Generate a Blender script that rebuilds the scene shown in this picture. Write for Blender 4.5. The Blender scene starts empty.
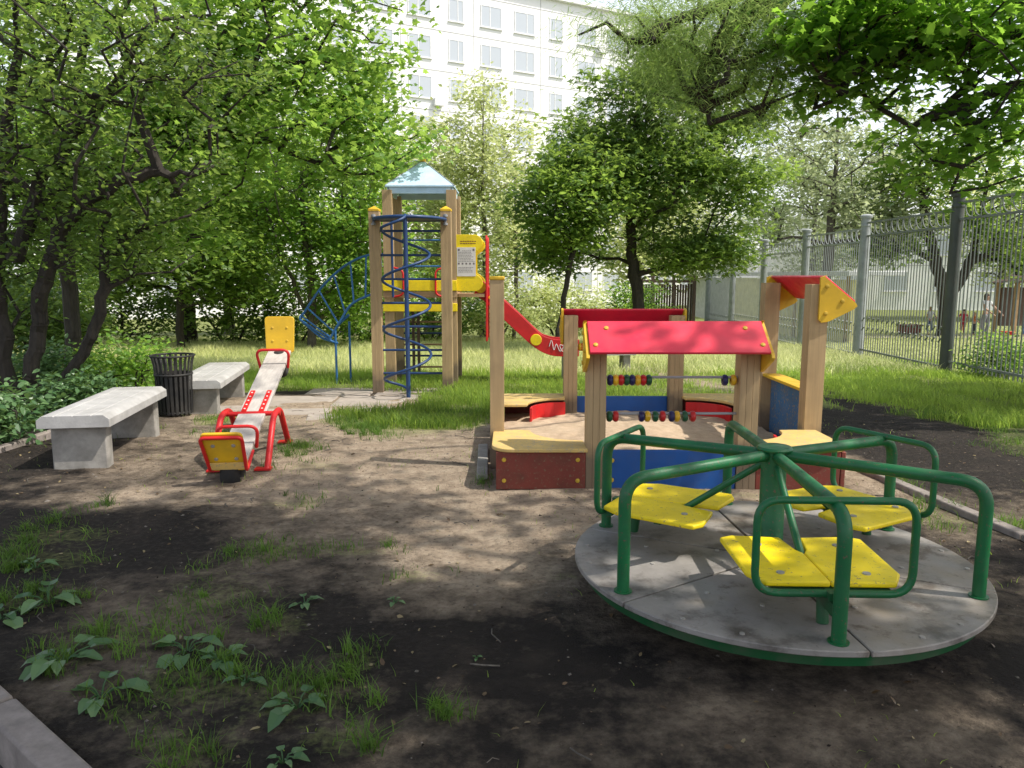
import bpy, bmesh, math, random
import numpy as np
from mathutils import Vector, Matrix
R = math.radians
PI = math.pi
rng = np.random.default_rng(11)
random.seed(5)
SC = bpy.context.scene
COL = SC.collection

# ------------------------------------------------------------------ terrain
def vnoise(x, y, s=1.0, seed=0):
    x = np.asarray(x, float) / s + 37.13 * seed + 500; y = np.asarray(y, float) / s + 11.7 * seed + 500
    xi = np.floor(x).astype(np.int64); yi = np.floor(y).astype(np.int64); fx = x - xi; fy = y - yi
    fx = fx * fx * (3 - 2 * fx); fy = fy * fy * (3 - 2 * fy)
    def h(a, b):
        n = (a * 374761393 + b * 668265263 + seed * 974711) & 0xFFFFFFFF
        n = ((n ^ (n >> 13)) * 1274126177) & 0xFFFFFFFF
        return ((n ^ (n >> 16)) & 0xFFFF) / 65535.0
    a = h(xi, yi); b = h(xi + 1, yi); c = h(xi, yi + 1); d = h(xi + 1, yi + 1)
    return (a * (1 - fx) + b * fx) * (1 - fy) + (c * (1 - fx) + d * fx) * fy
def fbm(x, y, s, seed=0):
    return .5 * vnoise(x, y, s, seed) + .3 * vnoise(x, y, s * .47, seed + 1) + .2 * vnoise(x, y, s * .21, seed + 2)
def sst(a, b, x):
    t = np.clip((x - a) / (b - a), 0, 1); return t * t * (3 - 2 * t)

KA = np.array((-4.30, 4.58)); KB = np.array((-.93, 1.90))          # inner edge of the near kerb
KD = (KB - KA) / np.linalg.norm(KB - KA); KN = np.array((-KD[1], KD[0]))
if KN[1] < 0: KN = -KN                                             # points to the playground side
def kside(x, y): return (x - KA[0]) * KN[0] + (y - KA[1]) * KN[1]
def gh(x, y):
    x = np.asarray(x, float); y = np.asarray(y, float)
    z = -.035 * np.clip(y - 7, 0, 33)
    near = sst(30, 12, y)
    z = z + near * (.035 * (fbm(x, y, 1.3, 3) - .5) + .018 * (fbm(x, y, .33, 8) - .5))
    z = z - .13 * sst(.0, -.06, kside(x, y)) * sst(16, 12, y) * sst(-14, -10, x)
    return z
def g1(x, y): return float(gh(x, y))

# ------------------------------------------------------------------ materials
def newmat(name):
    m = bpy.data.materials.new(name); m.use_nodes = True; nt = m.node_tree
    for n in list(nt.nodes): nt.nodes.remove(n)
    out = nt.nodes.new('ShaderNodeOutputMaterial')
    return m, nt, out
def N(nt, t, **kw):
    n = nt.nodes.new(t)
    for k, v in kw.items():
        if k in n.inputs.keys(): n.inputs[k].default_value = v
        else: setattr(n, k, v)
    return n
def c4(c): return (c[0], c[1], c[2], 1)
def ramp(nt, src, stops):
    r = nt.nodes.new('ShaderNodeValToRGB'); e = r.color_ramp.elements
    while len(e) < len(stops): e.new(.5)
    for i, (p, c) in enumerate(stops): e[i].position = p; e[i].color = c4(c) if not isinstance(c, float) else (c, c, c, 1)
    nt.links.new(src, r.inputs[0]); return r
def mix(nt, fac, a, b):
    m = nt.nodes.new('ShaderNodeMix'); m.data_type = 'RGBA'
    for s, v in ((0, fac), (6, a), (7, b)):
        if isinstance(v, bpy.types.NodeSocket): nt.links.new(v, m.inputs[s])
        else: m.inputs[s].default_value = v if s == 0 else c4(v)
    return m.outputs[2]
def noise(nt, co, scale, detail=4, rough=.6):
    n = N(nt, 'ShaderNodeTexNoise'); n.inputs['Scale'].default_value = scale; n.inputs['Detail'].default_value = detail
    n.inputs['Roughness'].default_value = rough
    nt.links.new(co, n.inputs['Vector']); return n.outputs['Fac']
def objco(nt): return N(nt, 'ShaderNodeTexCoord').outputs['Object']
def bump(nt, h, strength=.3, dist=.01):
    b = N(nt, 'ShaderNodeBump'); b.inputs['Strength'].default_value = strength; b.inputs['Distance'].default_value = dist
    nt.links.new(h, b.inputs['Height']); return b.outputs['Normal']

def paint(name, col, rough=.4, dirt=.35, dirtcol=(.12, .10, .08), wear=0., wearcol=(.3, .25, .2), scale=6., spec=.5):
    m, nt, out = newmat(name); p = N(nt, 'ShaderNodeBsdfPrincipled'); co = objco(nt)
    n1 = noise(nt, co, scale, 6, .65); n2 = noise(nt, co, scale * 7, 4, .7); n3 = noise(nt, co, scale * .6, 3)
    f = ramp(nt, n1, [(.45, 0.), (.75, dirt)]).outputs[0]
    c = mix(nt, f, col, dirtcol)
    var = ramp(nt, n3, [(.3, .82), (.7, 1.08)]).outputs[0]
    mm = nt.nodes.new('ShaderNodeMix'); mm.data_type = 'RGBA'; mm.blend_type = 'MULTIPLY'; mm.inputs[0].default_value = 1
    nt.links.new(c, mm.inputs[6]); nt.links.new(var, mm.inputs[7]); c = mm.outputs[2]
    if wear:
        w = ramp(nt, n2, [(.62 - wear * .2, 0.), (.66 - wear * .2, 1.)]).outputs[0]
        c = mix(nt, w, c, wearcol)
    nt.links.new(c, p.inputs['Base Color'])
    r = ramp(nt, n1, [(.35, rough), (.75, min(1., rough + .35))]).outputs[0]; nt.links.new(r, p.inputs['Roughness'])
    p.inputs['Specular IOR Level'].default_value = spec
    nt.links.new(bump(nt, n2, .08, .004), p.inputs['Normal'])
    nt.links.new(p.outputs[0], out.inputs[0]); return m

def wood(name, col, axis='Z', dark=.6, scale=1.0, rough=.7):
    m, nt, out = newmat(name); p = N(nt, 'ShaderNodeBsdfPrincipled'); co = objco(nt)
    mp = N(nt, 'ShaderNodeMapping'); s = [22 * scale] * 3; s['XYZ'.index(axis)] = 1.2 * scale
    mp.inputs['Scale'].default_value = s; nt.links.new(co, mp.inputs['Vector'])
    n1 = noise(nt, mp.outputs[0], 1.6, 6, .6); n2 = noise(nt, co, 3, 4)
    c = ramp(nt, n1, [(.3, tuple(v * dark for v in col)), (.6, col), (.8, tuple(min(1, v * 1.15) for v in col))]).outputs[0]
    f = ramp(nt, n2, [(.5, 0.), (.8, .45)]).outputs[0]
    c = mix(nt, f, c, (col[0] * .45, col[1] * .45, col[2] * .45))
    if axis == 'Z':   # splashed earth at the foot
        sx_ = N(nt, 'ShaderNodeSeparateXYZ'); nt.links.new(co, sx_.inputs[0]); zz_ = N(nt, 'ShaderNodeMath', operation='MULTIPLY_ADD')
        nt.links.new(n2, zz_.inputs[0]); zz_.inputs[1].default_value = -.5; nt.links.new(sx_.outputs[2], zz_.inputs[2])
        c = mix(nt, ramp(nt, zz_.outputs[0], [(.0, .8), (.14, 0.)]).outputs[0], c, (.14, .105, .075))
    nt.links.new(c, p.inputs['Base Color']); p.inputs['Roughness'].default_value = rough
    nt.links.new(bump(nt, n1, .25, .004), p.inputs['Normal']); nt.links.new(p.outputs[0], out.inputs[0]); return m

def concrete(name, col, scale=5., dark=.45, rough=.85, stain=(.10, .09, .07), stainf=.6):
    m, nt, out = newmat(name); p = N(nt, 'ShaderNodeBsdfPrincipled'); co = objco(nt)
    n1 = noise(nt, co, scale, 7, .65); n2 = noise(nt, co, scale * 14, 5, .7); n3 = noise(nt, co, scale * .45, 4)
    c = ramp(nt, n1, [(.3, tuple(v * dark for v in col)), (.62, col)]).outputs[0]
    c = mix(nt, ramp(nt, n3, [(.5, 0.), (.75, stainf)]).outputs[0], c, stain)
    c = mix(nt, ramp(nt, n2, [(.60, 0.), (.75, .5)]).outputs[0], c, tuple(v * .3 for v in col))
    nt.links.new(c, p.inputs['Base Color']); p.inputs['Roughness'].default_value = rough
    nt.links.new(bump(nt, n2, .35, .006), p.inputs['Normal']); nt.links.new(p.outputs[0], out.inputs[0]); return m

def leafmat(name, dark, light, trans, tfac=.45, rough=.42, spec=.45, cluster=1.2):
    m, nt, out = newmat(name); p = N(nt, 'ShaderNodeBsdfPrincipled')
    at = N(nt, 'ShaderNodeAttribute', attribute_name='tint')
    co = objco(nt); n = noise(nt, co, cluster, 3)
    ma = N(nt, 'ShaderNodeMath', operation='MULTIPLY_ADD'); nt.links.new(n, ma.inputs[0]); ma.inputs[1].default_value = 1.1
    nt.links.new(at.outputs['Fac'], ma.inputs[2])
    mb = N(nt, 'ShaderNodeMath', operation='SUBTRACT'); nt.links.new(ma.outputs[0], mb.inputs[0]); mb.inputs[1].default_value = .55
    r = ramp(nt, mb.outputs[0], [(.1, dark), (.8, light)]).outputs[0]
    nt.links.new(r, p.inputs['Base Color']); p.inputs['Roughness'].default_value = rough; p.inputs['Specular IOR Level'].default_value = spec
    t = N(nt, 'ShaderNodeBsdfTranslucent')
    tr = ramp(nt, mb.outputs[0], [(.1, tuple(v * .6 for v in trans)), (.8, trans)]).outputs[0]; nt.links.new(tr, t.inputs[0])
    mx = N(nt, 'ShaderNodeMixShader'); mx.inputs[0].default_value = tfac
    nt.links.new(p.outputs[0], mx.inputs[1]); nt.links.new(t.outputs[0], mx.inputs[2]); nt.links.new(mx.outputs[0], out.inputs[0]); return m

def bark(name, col):
    m, nt, out = newmat(name); p = N(nt, 'ShaderNodeBsdfPrincipled'); co = objco(nt)
    mp = N(nt, 'ShaderNodeMapping'); mp.inputs['Scale'].default_value = (14, 14, 3); nt.links.new(co, mp.inputs['Vector'])
    n1 = noise(nt, mp.outputs[0], 1.5, 6, .65)
    c = ramp(nt, n1, [(.3, tuple(v * .35 for v in col)), (.7, col)]).outputs[0]
    nt.links.new(c, p.inputs['Base Color']); p.inputs['Roughness'].default_value = .9
    nt.links.new(bump(nt, n1, .6, .03), p.inputs['Normal']); nt.links.new(p.outputs[0], out.inputs[0]); return m

M = dict(
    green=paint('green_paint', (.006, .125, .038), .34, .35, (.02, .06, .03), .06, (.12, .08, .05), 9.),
    green_dark=paint('green_paint_dark', (.008, .09, .028), .45, .6),  # darker, duller green of the rim and seat brackets
    yellow=paint('yellow_paint', (.93, .70, .004), .40, .22, (.42, .29, .05), .02, (.35, .25, .10), 7.),
    yellow_edge=paint('yellow_board', (.72, .44, .015), .42, .30, (.30, .22, .06)),
    yellow_sand=paint('yellow_worn_board', (.68, .47, .15), .55, .55, (.45, .33, .20), .25, (.42, .33, .22)),
    red=paint('red_paint', (.62, .012, .014), .36, .2, (.18, .02, .02)),
    red_pink=paint('red_awning_paint', (.74, .010, .050), .28, .25, (.34, .01, .03), scale=4, spec=.7),
    red_worn=paint('red_brown_worn_board', (.20, .035, .022), .55, .6, (.10, .06, .04), .2, (.17, .10, .06)),
    blue=paint('blue_paint', (.008, .085, .33), .45, .3, (.10, .10, .12)),
    blue_worn=paint('blue_worn_board', (.035, .14, .30), .55, .55, (.22, .17, .12), .25, (.25, .20, .14)),
    blue_dark=paint('blue_tube_paint', (.010, .045, .15), .35, .2),
    blue_light=paint('sky_blue_tube_paint', (.025, .14, .36), .4, .25),
    roof_blue=paint('roof_sheet', (.50, .70, .86), .45, .2, (.3, .4, .42)),
    black=paint('black_iron', (.016, .016, .017), .5, .5, (.07, .06, .05)),
    tyre=paint('tyre_rubber', (.012, .012, .013), .75, .5, (.08, .06, .045)),
    steel=paint('rod_steel', (.32, .33, .35), .45, .3),
    bolt=paint('bolt_cap_yellow', (.62, .40, .03), .45, .2),
    bolt_steel=paint('bolt_steel', (.35, .33, .30), .5, .4),
    post=wood('glued_post_wood', (.45, .315, .165), 'Z', .80),
    plankx=wood('deck_plank_wood', (.46, .30, .16), 'X', .7),
    plank_grey=wood('seesaw_plank', (.50, .46, .42), 'Y', .78),
    brown=wood('dark_fence_board', (.13, .085, .055), 'Z', .6),
    ring_red=paint('ring_red', (.50, .012, .012), .3, .1), ring_yel=paint('ring_yellow', (.72, .42, .015), .3, .1),
    ring_blu=paint('ring_blue', (.012, .012, .085), .3, .1), ring_grn=paint('ring_green', (.008, .085, .03), .3, .1),
    conc=concrete('bench_concrete', (.47, .46, .45), 4, .72, stainf=.4),
    conc_leg=concrete('bench_leg_concrete', (.36, .34, .31), 5, .5),
    conc_kerb=concrete('kerb_concrete', (.32, .275, .25), 7, .5, stainf=.75),
    slabm=concrete('slab_concrete', (.44, .38, .33), 3, .6, stain=(.16, .12, .09)),
    white=paint('white_print', (.78, .74, .70), .5, .15, (.5, .45, .4)),
    ink=paint('grey_print', (.20, .17, .17), .6, .1),
    fence=paint('grey_fence_paint', (.36, .385, .39), .5, .3, (.14, .13, .12)),
    fence_dark=paint('dark_post_paint', (.075, .085, .075), .45, .4),
    fence_green=paint('fence_bar_paint', (.22, .24, .225), .5, .3),
    scrib=paint('chalk_scribble', (.8, .8, .8), .7, .0),
)
# ------------------------------------------------------------------ mesh builder
class MB:
    def __init__(s): s.v = []; s.f = []; s.mi = []; s.cur = 0
    def add(s, vs, fs):
        o = len(s.v); s.v += [tuple(v) for v in vs]; s.f += [tuple(i + o for i in f) for f in fs]; s.mi += [s.cur] * len(fs); return s
    def box(s, c, d, rot=None):
        x, y, z = d[0] / 2, d[1] / 2, d[2] / 2; c = Vector(c)
        vs = [Vector(p) for p in ((-x,-y,-z),(x,-y,-z),(x,y,-z),(-x,y,-z),(-x,-y,z),(x,-y,z),(x,y,z),(-x,y,z))]
        if rot is not None: vs = [rot @ v for v in vs]
        return s.add([v + c for v in vs], [(0,3,2,1),(4,5,6,7),(0,1,5,4),(1,2,6,5),(2,3,7,6),(3,0,4,7)])
    def tube(s, pts, r, n=10, closed=False, cap=True):
        pts = [Vector(p) for p in pts]; k = len(pts); rs = r if isinstance(r, (list, tuple)) else [r] * k
        tg = []
        for i in range(k):
            a = pts[i - 1] if (i > 0 or closed) else pts[i]; b = pts[(i + 1) % k] if (i < k - 1 or closed) else pts[i]
            t = (b - a); tg.append(t.normalized() if t.length > 1e-9 else Vector((0, 0, 1)))
        up = Vector((0, 0, 1)) if abs(tg[0].z) < .9 else Vector((1, 0, 0))
        u = tg[0].cross(up).normalized(); vs = []
        for i in range(k):
            u = (u - tg[i] * u.dot(tg[i])).normalized(); w = tg[i].cross(u)
            for j in range(n):
                a = 2 * PI * j / n; vs.append(pts[i] + (u * math.cos(a) + w * math.sin(a)) * rs[i])
        fs = []
        for i in range(k if closed else k - 1):
            for j in range(n):
                a, b = i * n + j, i * n + (j + 1) % n; c, d = ((i + 1) % k) * n + (j + 1) % n, ((i + 1) % k) * n + j
                fs.append((a, b, c, d))
        if cap and not closed: fs += [tuple(range(n - 1, -1, -1)), tuple(range((k - 1) * n, k * n))]
        return s.add(vs, fs)
    def prism(s, poly, vec, base=(0, 0, 0)):
        """poly: 3D points of a planar outline; extruded along vec"""
        b = Vector(base); p = [Vector(q) + b for q in poly]; v = Vector(vec); n = len(p)
        nrm = Vector((0, 0, 0))
        for i in range(n): nrm += p[i].cross(p[(i + 1) % n])
        if nrm.dot(v) > 0: p = p[::-1]
        fs = [tuple(range(n)), tuple(range(2 * n - 1, n - 1, -1))] + [(i, i + n, (i + 1) % n + n, (i + 1) % n) for i in range(n)]
        fs = fs[:2] + [f[::-1] for f in [(i, (i + 1) % n, (i + 1) % n + n, i + n) for i in range(n)]]
        return s.add(p + [q + v for q in p], fs)
    def lathe(s, prof, c=(0, 0, 0), n=32, axis='Z'):
        c = Vector(c); vs = []
        for r, z in prof:
            for j in range(n):
                a = 2 * PI * j / n; q = Vector((r * math.cos(a), r * math.sin(a), z))
                if axis == 'X': q = Vector((q.z, q.x, q.y))
                if axis == 'Y': q = Vector((q.y, q.z, q.x))
                vs.append(c + q)
        fs = []
        for i in range(len(prof) - 1):
            for j in range(n): fs.append((i*n+j, i*n+(j+1)%n, (i+1)*n+(j+1)%n, (i+1)*n+j))
        return s.add(vs, fs)
    def disc(s, r, h, c, n=32, axis='Z', bev=0):
        b = bev
        pr = [(.0001, -h/2), (r - b, -h/2), (r, -h/2 + b), (r, h/2 - b), (r - b, h/2), (.0001, h/2)] if b else [(.0001, -h/2), (r, -h/2), (r, h/2), (.0001, h/2)]
        return s.lathe(pr, c, n, axis)
    def torus(s, R_, r, c, n=24, m=10, axis='Z'):
        c = Vector(c); pts = []
        for i in range(n):
            a = 2 * PI * i / n; q = (R_ * math.cos(a), R_ * math.sin(a), 0)
            if axis == 'X': q = (0, q[0], q[1])
            if axis == 'Y': q = (q[1], 0, q[0])
            pts.append(c + Vector(q))
        return s.tube(pts, r, m, True)
    def build(s, name, mat, parent=None, bevel=0, smooth=True, seg=2, off=None, angle=40):
        if name in ('bolt_cap', 'rivet'):      # each bolt is an object of its own
            up = list(range(len(s.v)))
            def fd(i):
                while up[i] != i: up[i] = up[up[i]]; i = up[i]
                return i
            for f in s.f:
                for i in f[1:]: up[fd(i)] = fd(f[0])
            gr = {}
            for f in s.f: gr.setdefault(fd(f[0]), []).append(f)
            if len(gr) > 1:
                for fs in gr.values():
                    ids = sorted({i for f in fs for i in f}); mp = {i: k for k, i in enumerate(ids)}
                    o = MB().add([s.v[i] for i in ids], [tuple(mp[i] for i in f) for f in fs]).build(name, mat, parent, bevel, smooth, seg, off, angle)
                return o
        me = bpy.data.meshes.new(name)
        vs = s.v
        if off is not None: vs = [(v[0]-off[0], v[1]-off[1], v[2]-off[2]) for v in vs]
        me.from_pydata(vs, [], s.f)
        mats = mat if isinstance(mat, (list, tuple)) else [mat]
        for m in mats: me.materials.append(m)
        if len(mats) > 1: me.polygons.foreach_set('material_index', s.mi)
        bm = bmesh.new(); bm.from_mesh(me); bmesh.ops.recalc_face_normals(bm, faces=bm.faces)
        if smooth:
            for f in bm.faces: f.smooth = True
            for e in bm.edges: e.smooth = not (len(e.link_faces) == 2 and e.calc_face_angle(0) > R(angle))
        bm.to_mesh(me); bm.free()
        o = bpy.data.objects.new(name, me); COL.objects.link(o)
        if parent: o.parent = parent
        if bevel:
            b = o.modifiers.new('bevel', 'BEVEL'); b.width = bevel; b.segments = seg; b.limit_method = 'ANGLE'; b.angle_limit = R(40)
            b.harden_normals = False
        return o

def tag(o, label, cat, group=None):
    o['label'] = label; o['category'] = cat
    if group: o['group'] = group
    return o
def thing(name, label, cat, loc=(0, 0, 0), rz=0, group=None):
    o = bpy.data.objects.new(name, None); COL.objects.link(o); o.empty_display_size = .2
    o.location = loc; o.rotation_euler = (0, 0, rz); return tag(o, label, cat, group)
def dup(root, loc, rz=0, label=None, group=None, scale=None):
    r = root.copy(); COL.objects.link(r); r.location = loc; r.rotation_euler = (0, 0, rz)
    if scale: r.scale = (scale,) * 3
    if label: r['label'] = label
    if group: r['group'] = group
    for ch in list(root.children):
        c = ch.copy(); COL.objects.link(c); c.parent = r
        for g_ in ch.children:
            d = g_.copy(); COL.objects.link(d); d.parent = c
    return r
def bez(p0, p1, p2, n=6):
    p0, p1, p2 = Vector(p0), Vector(p1), Vector(p2)
    return [p0*(1-t)**2 + p1*2*t*(1-t) + p2*t*t for t in [i/n for i in range(n+1)]]
def rounded(pts, r, n=5, closed=False):
    pts = [Vector(p) for p in pts]; out = []; k = len(pts)
    for i in range(k):
        if not closed and i in (0, k - 1): out.append(pts[i]); continue
        a, b, c = pts[i-1], pts[i], pts[(i+1) % k]
        out += bez(b + (a-b).normalized()*r, b, b + (c-b).normalized()*r, n)
    return out
def smoothpath(pts, n=6):
    pts = [Vector(p) for p in pts]; P = [pts[0]*2-pts[1]] + pts + [pts[-1]*2-pts[-2]]; out = []
    for i in range(1, len(P)-2):
        for j in range(n):
            t = j/n; a, b, c, d = P[i-1], P[i], P[i+1], P[i+2]
            out.append(.5*((2*b)+(c-a)*t+(2*a-5*b+4*c-d)*t*t+(3*b-a-3*c+d)*t**3))
    out.append(pts[-1]); return out

# numpy mesh: equal polygons of k vertices
def np_mesh(name, V, k, mat, parent=None, tint=None, smooth=False):
    n = len(V) // k; me = bpy.data.meshes.new(name)
    me.vertices.add(len(V)); me.vertices.foreach_set('co', V.astype(np.float32).ravel())
    me.loops.add(n * k); me.loops.foreach_set('vertex_index', np.arange(n * k, dtype=np.int32))
    me.polygons.add(n); me.polygons.foreach_set('loop_start', np.arange(0, n * k, k, dtype=np.int32))
    me.polygons.foreach_set('use_smooth', np.full(n, smooth))
    if tint is not None:
        a = me.attributes.new('tint', 'FLOAT', 'FACE'); a.data.foreach_set('value', tint.astype(np.float32))
    me.materials.append(mat); me.update(calc_edges=True)
    o = bpy.data.objects.new(name, me); COL.objects.link(o)
    if parent: o.parent = parent
    return o

LEAF = {
    'kite': np.array([(0, 0, 0), (.45, .30, .06), (1, 0, -.05), (.45, -.30, .06)]),
    'oval': np.array([(0, 0, 0), (.25, .24, .04), (.65, .22, .03), (1, 0, -.08), (.65, -.22, .03), (.25, -.24, .04)]),
    'maple': np.array([(0, 0, 0), (.08, .28, 0), (-.02, .50, -.04), (.30, .38, 0), (.52, .56, -.05), (.58, .22, .02), (1, 0, -.08),
                       (.58, -.22, .02), (.52, -.56, -.05), (.30, -.38, 0), (-.02, -.50, -.04), (.08, -.28, 0)]),
    'needle': np.array([(0, .0, 0), (.3, .035, 0), (1, 0, -.1), (.3, -.035, 0)]),
    'compound': np.array([(0, 0, 0), (.3, .12, .03), (.22, .42, -.05), (.5, .14, .02), (1, 0, -.1), (.5, -.14, .02), (.22, -.42, -.05), (.3, -.12, .03)]),
}
def leaves(P, out, size, kind, tilt=.6, droop=.25, rg=rng):
    """P leaf positions, out preferred directions"""
    n = len(P)
    nrm = np.stack([rg.normal(0, tilt, n), rg.normal(0, tilt, n), np.ones(n)], 1); nrm /= np.linalg.norm(nrm, axis=1)[:, None]
    d = out + rg.normal(0, .6, (n, 3)); d[:, 2] -= droop
    d -= nrm * (d * nrm).sum(1)[:, None]; d /= np.linalg.norm(d, axis=1)[:, None] + 1e-9
    b = np.cross(nrm, d); L = LEAF[kind]; s = size * rg.uniform(.6, 1.25, n)
    V = P[:, None, :] + s[:, None, None] * (L[None, :, 0:1] * d[:, None, :] + L[None, :, 1:2] * b[:, None, :] + L[None, :, 2:3] * nrm[:, None, :])
    return V.reshape(-1, 3), len(L)

def frusta(A, B, ra, rb, n=6):
    d = B - A; l = np.linalg.norm(d, axis=1)[:, None] + 1e-9; d = d / l
    A = A - d * np.minimum(.5 * ra, .4 * l[:, 0])[:, None]; B = B + d * np.minimum(.5 * rb, .4 * l[:, 0])[:, None]
    up = np.where(np.abs(d[:, 2:3]) > .9, np.array([[1., 0, 0]]), np.array([[0., 0, 1]]))
    u = np.cross(d, up); u /= np.linalg.norm(u, axis=1)[:, None]; w = np.cross(d, u)
    q = []
    for j in range(n):
        a0, a1 = 2*PI*j/n, 2*PI*(j+1)/n
        e0 = u*math.cos(a0)+w*math.sin(a0); e1 = u*math.cos(a1)+w*math.sin(a1)
        q.append(np.stack([A+e0*ra[:, None], A+e1*ra[:, None], B+e1*rb[:, None], B+e0*rb[:, None]], 1))
    return np.stack(q, 1).reshape(-1, 3)

def tree(name, label, cat, loc, stems, crown, ncl, lpc, lsize, lkind, lmat, bmat, tr=.15, seed=0, cl_r=.5, flat=.6,
         tilt=.6, droop=.3, group=None, hole=.42, minr=.006, shell=.45, twigmin=0.0, breaks=False, parts=('trunk', 'crown')):
    """stems: polylines of the trunk(s); crown: list of ellipsoids (cx,cy,cz,rx,ry,rz,weight) relative to loc"""
    rg = np.random.default_rng(seed + 100); root = thing(name, label, cat, loc, 0, group)
    nodes = []; par = []; base = []
    for st in stems:
        pts = smoothpath(st, 5); prev = -1
        for i, p in enumerate(pts):
            q = np.array(p) + (rg.normal(0, .02, 3) if i else 0); nodes.append(q); par.append(prev); prev = len(nodes) - 1
    nodes = [np.array(p) for p in nodes]
    w = np.array([e[6] for e in crown], float); w /= w.sum(); C = []
    tries = 0
    while len(C) < ncl and tries < ncl * 30:
        tries += 1
        e = crown[rg.choice(len(crown), p=w)]; v = rg.normal(size=3); v /= np.linalg.norm(v); r = rg.random() ** shell
        p = np.array(e[:3]) + v * r * np.array(e[3:6])
        h = vnoise(p[0] + p[2] * .7, p[1] - p[2] * .9, 1.1, seed + 3) * .6 + vnoise(p[0] - p[1], p[2] * 1.3, 1.0, seed + 9) * .4
        if h < hole: continue
        C.append(p)
    C = np.array(C); l0 = np.array(loc)
    def lit(P_, m_=0.):   # gaps carved into the crowns so sun reaches chosen ground spots
        k_ = np.ones(len(P_), bool)
        if not breaks: return k_
        sdn = np.array(sd)
        for (gx_, gy_, gr_) in SUN_BREAKS:
            d_ = P_ + l0 - np.array((gx_, gy_, .1)); t_ = d_ @ sdn; q_ = d_ - t_[:, None] * sdn
            n_ = vnoise(q_[:, 0] + gx_ * 3, q_[:, 1] + q_[:, 2], .16, 5); k_ &= np.linalg.norm(q_ * np.array([.55, 1.1, .9]), axis=1) > gr_ * (.45 + 1.1 * n_) + m_
        return k_
    C = C[lit(C, .12)]
    t0 = np.array(nodes); dist = np.min(np.linalg.norm(C[:, None, :] - t0[None], axis=2), axis=1); order = np.argsort(dist)
    tips = []
    for ci in order:
        p = C[ci]; A = np.array(nodes); dv = p - A; d = np.linalg.norm(dv, axis=1)
        cost = d + 1.2 * np.clip(A[:, 2] - p[2] + .1, 0, None) + np.where(A[:, 2] < .12 * p[2] + .3, .8, 0)
        j = int(np.argmin(cost)); L = d[j]; k = max(1, int(L / .45)); prev = j; a = nodes[j]
        for s in range(1, k + 1):
            t = s / k; q = a * (1 - t) + p * t; q = q + np.array([0, 0, .10 * L * math.sin(PI * t)]) + (rg.normal(0, .04 * min(L, 1.2), 3) if s < k else 0)
            nodes.append(q); par.append(prev); prev = len(nodes) - 1
        tips.append((prev, (p - a) / (L + 1e-6)))
    A = np.array(nodes); par = np.array(par); n = len(A); cnt = np.zeros(n)
    for i, _ in tips: cnt[i] += 1
    for i in range(n - 1, -1, -1):
        if par[i] >= 0: cnt[par[i]] += cnt[i]
    mx = max(1, cnt.max()); rad = np.maximum(minr, tr * (cnt / mx) ** .55)
    for i in range(n):   # stems taper with the height even where no limb leaves them
        if par[i] < 0: rad[i] *= 1.25
    e = par >= 0
    ra = np.minimum(rad[par[e]], rad[e] * 1.6)
    big = rad[e] >= twigmin
    V = frusta(A[par[e]][big], A[e][big], ra[big], rad[e][big], 7)
    np_mesh(parts[0], V, 4, bmat, root, smooth=False)
    P = []; O = []; T = []
    for i, d in tips:
        m = rg.poisson(lpc); q = rg.normal(0, 1, (m, 3)) * np.array([cl_r, cl_r, cl_r * flat]) * .55; P.append(A[i] + q); O.append(np.tile(d, (m, 1)) + q * .8)
        T.append(np.clip(rg.normal(.45, .16) + rg.normal(0, .14, m), 0, 1))
    P = np.concatenate(P); O = np.concatenate(O); T = np.concatenate(T)
    kk_ = lit(P); P, O, T = P[kk_], O[kk_], T[kk_]
    V, k = leaves(P, O, lsize, lkind, tilt, droop, rg)
    np_mesh(parts[1], V, k, lmat, root, T)
    return root
# ------------------------------------------------------------------ camera, sun, sky
cam = bpy.data.cameras.new('camera'); co_ = bpy.data.objects.new('camera', cam); COL.objects.link(co_)
cam.sensor_width = 36; cam.lens = 36 * 760 / 1024; cam.clip_end = 2000; cam.clip_start = .05
co_.location = (0, 0, 1.6); co_.rotation_euler = (PI / 2 - math.atan(109 / 760), 0, 0); SC.camera = co_
SUN_EL, SUN_AZ = R(55), R(106)          # azimuth from +Y clockwise: from the right
sd = Vector((math.sin(SUN_AZ) * math.cos(SUN_EL), math.cos(SUN_AZ) * math.cos(SUN_EL), math.sin(SUN_EL)))
sl = bpy.data.lights.new('sun', 'SUN'); sl.energy = 5.0; sl.angle = R(.53); sl.color = (1, .95, .86)
so = bpy.data.objects.new('sun', sl); COL.objects.link(so); so.rotation_euler = sd.to_track_quat('Z', 'Y').to_euler(); so.location = (8, -5, 20)
wd = bpy.data.worlds.new('World'); SC.world = wd; wd.use_nodes = True; nt = wd.node_tree
bg = nt.nodes['Background']; sk = nt.nodes.new('ShaderNodeTexSky'); sk.sky_type = 'NISHITA'; sk.sun_disc = False
sk.sun_elevation = SUN_EL; sk.sun_rotation = SUN_AZ; sk.air_density = 1.0; sk.dust_density = 4.0; sk.ozone_density = 1.0
nt.links.new(sk.outputs[0], bg.inputs[0]); bg.inputs[1].default_value = .14
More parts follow.
